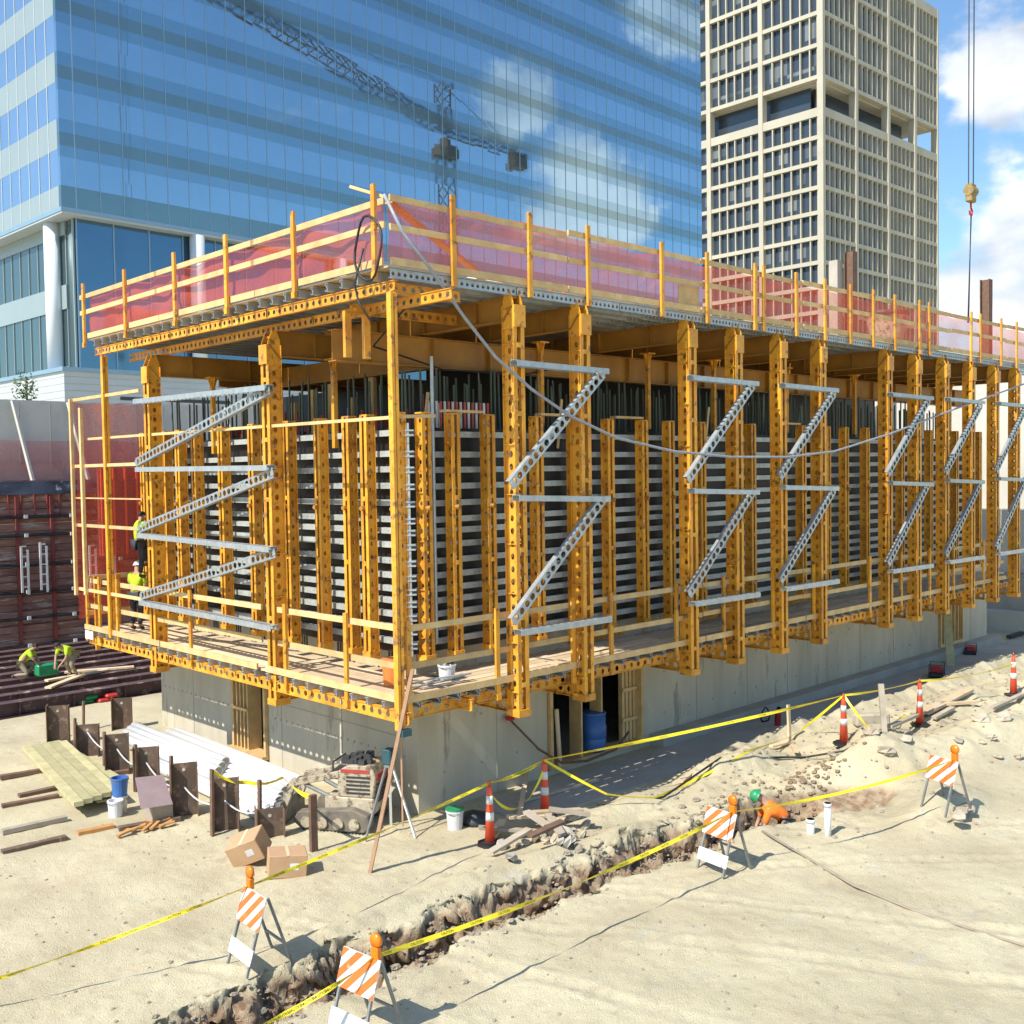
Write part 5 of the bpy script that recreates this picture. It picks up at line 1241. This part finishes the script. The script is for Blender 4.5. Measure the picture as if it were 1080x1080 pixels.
# soldier pile stubs
def stub(p, rz, hh, label, w_=.5, d=.34):
    e = empty('soldier_pile', p, rz, label, 'steel pile', 'cut steel pile stubs'); m = MB(); m.box(-w_/2, w_/2, -.012, .012, 0, hh); m.build('web', 'rust_plate', e)
    MB().box(-w_/2-.02, -w_/2, -d/2, d/2, -.1, hh+.03).build('flange', 'rust', e); MB().box(w_/2, w_/2+.02, -d/2, d/2, -.1, hh-.02).build('flange', 'rust', e)
    m = MB(); m.lathe([(.035, 0), (.035, .006)], n=10); m.v = [(x, -.0125-z, y+hh-.14) for x, y, z in m.v]; m.build('lifting_hole', 'ground_hole', e)
    return e
mat('ground_hole', (.6, .55, .45), None, .9)
stubs = [(62, 786, 1.05, 'far end of the row beside the timber stack'), (129, 768, .85, 'standing alone nearest the purple beams'), (93, 797, .8, 'just behind the green timber stack'), (124, 816, .95, 'between the timber stack and the white pipes'),
         (155, 832, .95, 'behind the blue bucket'), (195, 860, 1.1, 'right of the buckets and mauve board'), (238, 876, 1.05, 'with yellow tape tied beside it'), (285, 882, .55, 'short one behind the cardboard boxes')]
SR = []
for i, (px, py, hh, l) in enumerate(stubs):
    q = gp(px, py); SR.append(q); stub(q, R(-28+5*math.sin(i*3)), hh, 'rusty pile stub '+l)
for i, (px, py, hh) in enumerate(((79, 795, .9), (110, 814, .95), (143, 835, 1.05), (181, 858, 1.2), (224, 882, 1.3), (274, 876, 1.0), (52, 780, .6), (88, 770, .8))):
    q = gp(px, py); thing('rusty_stake', MB().bar((0, 0, -.1), (.04, .03, hh), .09, .05, (1, 0, 0)), 'rust', ['rusty stake beside the third pile stub', 'rusty stake behind the timber stack', 'rusty stake left of the pile behind the bucket', 'tall rusty stake left of the mauve board pile', 'tall rusty stake where the yellow tape is tied', 'rusty stake above the cardboard boxes', 'short rusty stake at far left of the pile row', 'short dark stake between the far pile stubs'][i], 'stake', 'rusty stakes', loc=q)
q = gp(331, 897); thing('wood_stake', MB().box(-.07, .07, -.04, .04, -.1, 1.05), 'rust', 'brown post between the cardboard boxes and the track loader', 'post', loc=q)
tape(long(gp(226, 880, 1.25), gp(262, 872, .9), gp(300, 872, 1.0), gp(331, 897, 1.0), n=6, sag=.08), 'yellow tape tied between rusty stakes behind the boxes', .08)
wl_ = []
for a, b_ in zip(SR[2:], SR[3:]): wl_ += catenary(a+Vector((0, 0, .6)), b_+Vector((0, 0, .6)), .2, 8)
thing('pale_rope', MB().tube(wl_, .018, 5), 'rope', 'pale rope sagging along the row of rusty pile stubs', 'rope')
# timber stack
def tim(p0, p1, w_, h_, m_, label, grp=None, nm_='timber_plank', cat='timber'):
    p0, p1 = Vector(p0), Vector(p1); return thing(nm_, MB().bar(Vector((0, 0, 0)), p1-p0, w_, h_), m_, label, cat, grp, loc=p0)
for k in range(5):
    for l in range(3):
        a = onz(28+k*9.5, 788-k*1.2, .1+l*.11); b_ = onz(83+k*9.8, 848-k*3.2, .1+l*.11)
        tim(a, b_, .19, .10, 'green_wood', f'{("bottom", "middle", "top")[l]} layer, {nth(k)} greenish timber from the left of the stack', 'greenish timber stack')
for k, (a, b_) in enumerate((((50, 783), (108, 845)), ((58, 782), (125, 822)))):
    tim(onz(*a, .12), onz(*b_, .12), .22, .05, 'green_wood', ('loose pale board lying right of the timber stack', 'loose pale board reaching from the stack to the blue bucket')[k], 'greenish timber stack')
gb = [((0, 822), (62, 812), 'rust', 'rusty beam crossing behind the timber stack'), ((20, 842), (80, 829), 'rust', 'rusty beam behind the foot of the timber stack'), ((2, 853), (62, 842), 'rust', 'rusty beam touching the foot of the stack'),
      ((2, 880), (70, 865), 'grey_wood', 'grey sleeper at the left edge'), ((2, 902), (70, 886), 'rust_plate', 'brown sleeper nearest the viewer at left edge'), ((95, 822), (140, 815), 'rust', 'rusty beam under the row of piles'), ((82, 882), (120, 874), 'raw_orange', 'orange brown board in front of the buckets'), ((125, 877), (190, 866), 'rust_plate', 'long dark plate under the buckets')]
for a, b_, m_, l in gb: 
    tim(gp(*a, .05), gp(*b_, .05), .16, .09, m_, l, 'beams on the dirt')
def bucket(p, m_, label, r_=.15, h_=.36, lid=None, name='bucket'):
    e = empty(name, p, 0, label, 'bucket'); MB().lathe([(r_*.85, 0), (r_, h_*.9), (r_*1.08, h_*.9), (r_*1.08, h_), (r_*.9, h_), (r_*.8, h_*.5), (0.01, h_*.5)], n=18).build('pail', m_, e, smooth=False)
    hdl = MB(); hdl.tube([(math.cos(a)*r_*1.1, -math.sin(a)*r_*.9, h_*.9-math.sin(a)*.05) for a in [k*math.pi/8 for k in range(9)]], .008, 5); hdl.build('handle', 'steel_leg', e)
    if lid: MB().lathe([(r_*1.1, h_), (r_*1.1, h_+.02)], n=18).build('lid', lid, e)
    return e
bw = gp(122, 862); bucket(bw, 'white_pvc', 'white bucket under the blue one beside the pile stubs'); bb_ = bw+Vector((.12, .25, .36)); bucket(gp(127, 857)+Vector((0, 0, .0)), 'white_paint', 'second white bucket just behind the first', .15, .36)
bucket(gp(127, 857)+Vector((0, 0, .365)), 'blue_plastic', 'blue bucket stacked on a white one beside the timbers', .17, .38)
q = gp(161, 868); m = MB(); m.bar((0, -.3, .35), (0, .3, .75), .6, .02, (0, 0, 1)); thing('mauve_board', MB().prism([(-.35, -.25, .42), (.3, -.3, .38), (.36, .2, .85), (-.22, .25, .9)], (0, .02, .02)), 'mauve', 'mauve sheet propped on grey boxes between the pile stubs', 'board', loc=q) if False else None
mat('mauve', (.36, .27, .27), (.3, .22, .23), .8)
thing('mauve_board', MB().prism([(-.35, -.25, .42), (.3, -.3, .38), (.36, .2, .85), (-.22, .25, .9)], (0, .02, .02)), 'mauve', 'mauve sheet propped on grey boxes between the pile stubs', 'board', loc=q)
thing('tool_box', MB().box(-.1, .35, -.2, .15, 0, .4), 'grey_wood', 'grey box under the mauve sheet', 'box', loc=q, bevel=.01)
m = MB()
for k in range(14): 
    a = random.uniform(-.6, .6); c = Vector((random.uniform(-.9, .3), random.uniform(-.5, .0), .05)); m.bar(c, c+Vector((.3*math.cos(a), .3*math.sin(a), .05)), .07, .04)
thing('offcuts', m, 'raw_orange', 'heap of orange brown wood offcuts below the mauve sheet', 'wood offcuts', loc=q)
# cardboard boxes
def carton(p, rot, s, label):
    e = empty('cardboard_box', p, 0, label, 'box', 'cardboard boxes'); e.rotation_euler = rot
    MB().box(-s[0]/2, s[0]/2, -s[1]/2, s[1]/2, 0, s[2]).build('carton', 'cardboard', e, bevel=.012)
    MB().box(-s[0]*.04, s[0]*.04, -s[1]/2-.003, s[1]/2+.003, s[2]+.0002, s[2]+.004).build('seam_tape', 'plank', e)
    MB().box(s[0]*.05, s[0]*.28, -s[1]/2-.004, -s[1]/2-.001, s[2]*.35, s[2]*.65).build('sticker', 'label_white', e)
carton(gp(268, 910, .12), (R(14), R(-22), R(-52)), (.62, .5, .42), 'cardboard box tipped on its side, left one of two'); carton(gp(302, 921), (0, R(4), R(-28)), (.66, .52, .40), 'cardboard box with a white sticker, right one of two')
# compact track loader
tl_ = empty('track_loader', gp(362, 866), R(122), 'dirty beige stand-on track loader parked beside the white pipes', 'loader'); tl_.scale = (1.12, 1.12, 1.12)
for s in (-1, 1):
    m = MB(); prof = [(-.75, 0, .12), (-.62, 0, .0), (.55, 0, .0), (.72, 0, .14), (.62, 0, .32), (-.4, 0, .40), (-.7, 0, .3)]
    m.prism([(x, s*.36, z) for x, _, z in prof], (0, s*.2, 0)); t_ = m.build('track', 'dusty_track', tl_, bevel=.02)
    tm = MB()
    for k in range(18): tm.box(-.62+k*.066, -.59+k*.066, s*.46-.115, s*.46+.115, -.02, .0-.001)
    tm.build('tread', 'dark_metal', t_)
    for k in range(4):
        w2 = MB(); w2.tube([(-.45+k*.3, s*.565, .15), (-.45+k*.3, s*.60, .15)], .10, 12); w2.build('roller', 'machine', t_)
MB().box(-.72, .2, -.34, .34, .25, .55).build('chassis', 'machine', tl_, bevel=.02)
hd_ = MB(); hd_.prism([(-.72, -.34, .551), (-.05, -.34, .551), (-.05, -.34, 1.0), (-.25, -.34, 1.12), (-.68, -.34, 1.12), (-.78, -.34, .95)], (0, .68, 0)); hd_ = hd_.build('engine_hood', 'machine', tl_, bevel=.02)
gr = MB()
for k in range(6): gr.box(-.80, -.779, -.28, .28, .48+k*.055, .51+k*.055)
gr.build('grille', 'dark_metal', hd_); gr = MB()
for k in range(5): gr.box(-.66, -.22, .341, .352, .62+k*.07, .65+k*.07)
gr.build('side_louver', 'dark_metal', hd_); MB().box(-.66, -.12, .341, .35, .99, 1.05).build('side_stripe', 'machine_red', hd_); MB().box(-.792, -.775, -.3, .3, .84, .98).build('badge_plate', 'machine_red', hd_)
m = MB(); random.seed(3)
for k in range(20): m.box(*(lambda a, b_: (a, a+.12, b_, b_+.1, 1.12, 1.17+random.random()*.08))(random.uniform(-.65, -.2), random.uniform(-.3, .2)))
m.build('engine_parts', 'dark_metal', hd_)
for s in (-1, 1):
    MB().bar((-.1, s*.3, .95), (.8, s*.3, .75), .07, .12).build('lift_arm', 'machine', tl_, bevel=.01); MB().bar((.8, s*.3, .78), (1.05, s*.3, .15), .07, .12, (1, 0, 0)).build('lift_arm', 'machine', tl_, bevel=.01)
    MB().tube([(.1, s*.24, .5), (.6, s*.27, .72)], .04, 8).build('cylinder', 'steel_leg', tl_)
m = MB(); m.box(.98, 1.1, -.5, .5, .02, .42); m.box(1.1, 1.5, -.5, .5, .02, .06); m.box(1.1, 1.4, -.5, -.47, .06, .3); m.box(1.1, 1.4, .47, .5, .06, .3); m.build('attachment_plate', 'steel_leg', tl_)
m = MB(); m.box(-.1, .15, -.3, .3, .85, .95); m.tube([(.05, -.28, .95), (.05, -.28, 1.15), (.05, .28, 1.15), (.05, .28, .95)], .02, 6); m.build('control_panel', 'dark_metal', tl_)
# tripod with box
q = gp(412, 880); tp = empty('survey_tripod', q, .3, 'white legged survey tripod with dark instrument box at the wall corner', 'tripod')
for k in range(3):
    a = 2.1*k+.6; MB().bar((math.cos(a)*.55, math.sin(a)*.55, 0), (math.cos(a)*.07, math.sin(a)*.07, 1.35), .05, .03).build('leg', 'white_paint' if k != 1 else 'steel_leg', tp)
MB().lathe([(.1, 1.33), (.1, 1.38)], n=10).build('head', 'steel_leg', tp); MB().box(-.11, .11, -.1, .1, 1.381, 1.68).build('instrument', 'teal', tp, bevel=.02)
a_ = gp(390, 921); tim(a_, (11.42, 14.42, 3.9), .09, .05, 'wood_pole', 'long pinkish wood pole leaning from the dirt against the walkway corner', None, 'leaning_pole', 'pole') if 'wood_pole' in M else None
mat('wood_pole', (.52, .31, .19), (.42, .25, .15), .8)
tim(a_, (11.36, 14.3, 3.6), .09, .06, 'wood_pole', 'long pinkish wood pole leaning from the dirt against the walkway corner', None, 'leaning_pole', 'pole')
thing('plumb_line', MB().tube([(12.4, 16.0, 2.6), (12.4, 16.0, .2)], .02, 5), 'wood_pole', 'thin brown rod hanging under the short walkway above the loader', 'rod')
thing('clamp_lamp', MB().box(-.1, .1, -.05, .05, 0, .12), 'teal', 'small teal clamp under the walkway corner', 'clamp', loc=(11.3, 14.45, 2.42))
# items on the walkway
bucket(Vector((12.15, 15.9, 2.98)), 'orange_bucket', 'orange brown drum standing on the walkway at the corner', .2, .5, 'orange_bucket', 'drum')
bucket(Vector((13.2, 15.55, 2.98)), 'white_pvc', 'white pail full of hardware on the long walkway', .17, .3)
m = MB()
for k in range(14): m.lathe([(.03, 0), (.03, .1)], (random.uniform(-.1, .1), random.uniform(-.1, .1), .2), 6)
thing('hardware', m, 'dark_metal', 'dark bolts sticking out of the white walkway pail', 'bolts', loc=(13.2, 15.55, 2.98+.12))
m = MB()
for k in range(8): m.bar((random.uniform(-.5, .5), random.uniform(-.15, .15), .02+.02*k), (random.uniform(.6, .9), random.uniform(-.15, .15), .02+.02*k), .06, .02)
thing('slat_bundle', m, 'blue_grey', 'bundle of blue grey slats on the walkway beside the pail', 'slats', loc=(12.6, 15.2, 2.985)) if 'blue_grey' in M else thing('slat_bundle', m, 'galv', 'bundle of blue grey slats on the walkway beside the pail', 'slats', loc=(12.6, 15.2, 2.985))
tim((12.1, 15.3, 3.0), (12.35, 15.7, 3.75), .06, .04, 'rust', 'rusty bar propped at the walkway corner', None, 'rusty_bar', 'bar')
for i, (x, y, l, a) in enumerate(((16.8, 15.2, 2.2, 4), (18.3, 15.5, 2.6, 2), (21.6, 15.3, 2.0, -3), (24.2, 15.4, 2.4, 2), (26.9, 15.2, 1.6, 3), (29.9, 15.4, 2.2, 0), (34.5, 15.3, 2, 2))):
    thing('loose_plank', MB().box(-l/2, l/2, -.16, .16, 0, .03), 'plank', f'{nth(i)} loose plank from the corner lying over the long walkway', 'plank', 'loose planks on the walkway', loc=(x, y, 2.985)).rotation_euler = (0, 0, R(a))
for i, (x) in enumerate((17.7, 22.6, 26.4)):
    thing('stowed_channel', chan(2.0, .2, .2, .05), 'yellow', f'{nth(i)} perforated yellow channel from the corner stored at the back of the long walkway', 'channel', 'stored channels', loc=(x, 16.5, 3.0))
# wood heap and rubble
q = gp(578, 885); m_ = [('plank', -.5, .9, .9, 30), ('grey_wood', -.3, .5, 1.5, -38), ('grey_wood', -.9, .1, 1.1, 5), ('plank', .2, .7, .9, -20), ('grey_wood', .1, -.1, .9, 60), ('plank', .6, .3, 1.1, -15), ('grey_wood', -.1, .2, .7, 80), ('grey_wood', .5, -.1, .8, -50), ('rust', -.6, -.55, .8, -5)]
for i, (mm_, dx, dy, L_, a) in enumerate(m_):
    c = Vector((q.x+dx, q.y+dy, q.z+.08+.05*i)); d = Vector((math.cos(R(a)), math.sin(R(a)), .12*(-1)**i))*L_/2
    tim(c-d, c+d, .16, .05, mm_, f'{nth(i)} broken board from the bottom of the heap by the rubble cone', 'broken boards by the cone', 'broken_board', 'board')
tim(gp(548, 865, .1), gp(556, 826, .0)+Vector((0, 0, .25)), .1, .04, 'plank', 'pale lath standing upright out of the wood heap', None, 'upright_lath', 'lath')
for i in range(26):
    m = MB(); s = random.uniform(.07, .2); rock(m, (0, 0, 0), s); x = q.x+random.gauss(-.1, .65); y = q.y+random.gauss(-.1, .35)
    thing('rubble_block', m, 'stone' if i % 2 else 'footing', 'pale broken stone in the heap beside the cone' if i % 2 else 'grey broken concrete lump in the heap beside the cone', 'rubble', 'pale stones beside the cone' if i % 2 else 'grey lumps beside the cone', loc=(x, y, hbase(x, y)+s*.4)).rotation_euler = (random.random(), random.random(), random.random()*6)
bucket(gp(480, 874), 'white_pvc', 'white pail with green rim at the foot of the wall corner', .17, .38, None); q = gp(480, 874); thing('green_rim', MB().lathe([(.186, 0), (.186, .03)], n=18), 'green_plastic', 'green lid ring on the white pail by the wall', 'lid', loc=(q.x, q.y, q.z+.385))
q = gp(502, 868); m = MB(); m.lathe([(.30, 0), (.33, .08), (.24, .2), (.08, .26)], n=12); m.v = [(x+.05*noise.noise(Vector((x*4, y*4, z*4))), y, z+.06*noise.noise(Vector((x*5, y*5, 1)))) for x, y, z in m.v]; thing('dark_bag', m, 'dark_metal', 'dark blue bag slumped beside the white pail', 'bag', loc=q, smooth=True)
tim(gp(545, 850, .08), gp(630, 826, .08), .12, .06, 'grey_wood', 'grey plank lying in the wall shade behind the wood heap', None, 'shade_plank', 'plank')
# berm items
q = gp(833, 785); tim(q, q+Vector((.1, .1, .95)), .1, .05, 'plank', 'upright wood stake driven into the shadow edge berm', None, 'berm_stake', 'stake')
for i, (px, py, L_, a) in enumerate(((825, 787, .8, -10), (838, 792, .6, 40), (723, 823, .7, 20))):
    c = gp(px, py, .06); d = Vector((math.cos(R(a)), math.sin(R(a)), 0))*L_/2; tim(c-d, c+d, .12, .05, 'plank', ('short board left of the berm stake', 'short board right of the berm stake', 'short board on the berm above the trench')[i], 'short berm boards')
q = gp(935, 783); tim(q+Vector((-.1, 0, 0)), q+Vector((.12, .2, 1.1)), .13, .06, 'grey_wood', 'weathered stake standing beside the stone block on the berm', None, 'berm_stake', 'stake')
m = MB(); m.box(-.6, .3, -.12, .12, 0, .3); thing('stone_block', m, 'stone', 'pale stone block at the foot of the weathered stake', 'stone block', loc=gp(925, 787), bevel=.04).rotation_euler = (0, 0, R(-35))
for i, (a, b_, m_) in enumerate((((975, 758), (1022, 733), 'plank'), ((985, 762), (1005, 752), 'grey_wood'), ((938, 772), (975, 757), 'grey_wood'), ((1045, 752), (1078, 740), 'grey_wood'), ((998, 745), (1030, 738), 'plank'))):
    tim(gp(*a, .12), gp(*b_, .12), .28 if i == 0 else .14, .07, m_, ('wide pale plank lying right of the orange cone', 'grey offcut below the wide pale plank', 'grey board between the stake and the orange cone', 'grey board at the right edge of the berm', 'narrow pale board above the wide plank')[i], 'planks on the right berm')
for i in range(16):
    m = MB(); s = random.uniform(.1, .28); rock(m, (0, 0, 0), s); px, py = random.choice(((1020, 772), (960, 800), (1005, 752), (860, 802), (905, 775), (1050, 765), (1060, 800))); q = gp(px+random.uniform(-25, 25), py+random.uniform(-8, 8))
    thing('boulder', m, 'stone', 'pale rough stone lying on the right hand mounds', 'stone', 'stones on the mounds', loc=(q.x, q.y, q.z+s*.2)).rotation_euler = (random.random()*.4, 0, random.random()*6)
# red equipment
def redkit(p, label, s=1.0):
    e = empty('red_generator', p, R(20), label, 'generator', 'red equipment by the wall'); MB().box(-.3*s, .3*s, -.2*s, .2*s, .08*s, .4*s).build('tank', 'red_paint', e, bevel=.05*s)
    m = MB()
    for x in (-.34, .34):
        m.tube([(x*s, -.24*s, 0), (x*s, -.24*s, .5*s), (x*s, .24*s, .5*s), (x*s, .24*s, 0)], .02*s, 6)
    m.build('roll_cage', 'dark_metal', e); MB().tube([(-.4*s, -.25*s, .12*s), (-.4*s, .25*s, .12*s)], .12*s, 12).build('wheel', 'black_rubber', e)
redkit(onz(988, 714), 'red generator on the ground left of the leaning plank', .9); redkit(onz(1024, 690), 'red generator against the wall right of the leaning plank', .75)
q = onz(820, 766); ex = empty('fire_extinguisher', q, 0, 'red fire extinguisher leaning at the foot of the long wall', 'extinguisher'); ex.rotation_euler = (R(12), R(-15), 0)
MB().lathe([(.08, 0), (.085, .03), (.085, .42), (.05, .5), (.025, .54)], n=14).build('cylinder', 'red_paint', ex, smooth=True); m = MB(); m.box(-.03, .03, -.07, .03, .54, .6); m.tube([(0, 0, .58), (-.12, 0, .5), (-.13, 0, .2)], .015, 6); m.build('valve', 'black_rubber', ex)
bb2 = empty('coiled_hose', onz(807, 762), 0, 'black coiled hose left of the fire extinguisher', 'hose'); MB().tube([(math.cos(k*.5)*.2, .03*math.sin(k), math.sin(k*.5)*.2+.22) for k in range(36)], .02, 5).build('coil', 'black_rubber', bb2); MB().bar((-.15, 0, .02), (.15, 0, .02), .1, .03).build('foot', 'black_rubber', bb2)
tim(onz(1003, 703), (37.55, 16.45, 2.3), .26, .07, 'green_wood', 'wide plank leaning against the wall beside the far opening', None, 'leaning_plank', 'plank')
# white PVC stubs
for i, (px, py, h_, r_) in enumerate(((873, 881, .62, .065), (855, 879, .28, .075))):
    q = gp(px, py); e = empty('pvc_stub', q, 0, ('tall white plastic pipe stub standing at the pit edge', 'short white plastic pipe stub with cap at the pit edge')[i], 'pipe', 'white pipe stubs')
    MB().lathe([(r_, -.2), (r_, h_)], n=14).build('pipe', 'white_pvc', e, smooth=True); MB().lathe([(r_*1.15, h_-.07), (r_*1.15, h_)], n=14).build('collar', 'white_pvc', e, smooth=True)
thing('shadow_line', MB().tube([gp(px, py, .03) for px, py in ((642, 905), (1, 1)) if px > 1]+[gp(662, 868, .02)], .01, 4) if False else MB().tube([gp(px, py, .02) for px, py in ((804, 878), (850, 905), (900, 935), (960, 960), (1020, 980), (1078, 998), (1140, 1025))], .022, 5), 'grey_wood', 'thin grey hose lying across the bare dirt at lower right', 'hose', smooth=True)  # added tube laid on the dirt as the line of a cable's shadow
thing('black_hose', MB().tube([gp(px, py, .03) for px, py in ((630, 850), (700, 842), (760, 812), (850, 800), (890, 800), (930, 778))], .025, 5), 'black_rubber', 'black hose lying along the crest of the berm', 'hose', smooth=True)
# beyond the mid-left: small red and green items by the beams
for i, (px, py, m_) in enumerate(((113, 740, 'red_paint'), (92, 742, 'green_plastic'))):
    q = onz(px, py); e = empty('supply_sack', q, 0, ('red sacks on the ground near the purple beams', 'green jug near the lone pile stub')[i], 'sack'); m = MB(); m.box(-.32, .2, -.15, .15, 0, .14); m.box(-.1, .3, -.2, .1, .141, .26); m.build('sack', m_, e, bevel=.05); MB().lathe([(.03, .25), (.04, .32)], n=8).build('tie', 'black_rubber', e)
print('rebars', cnt, 'objects', len(bpy.data.objects))
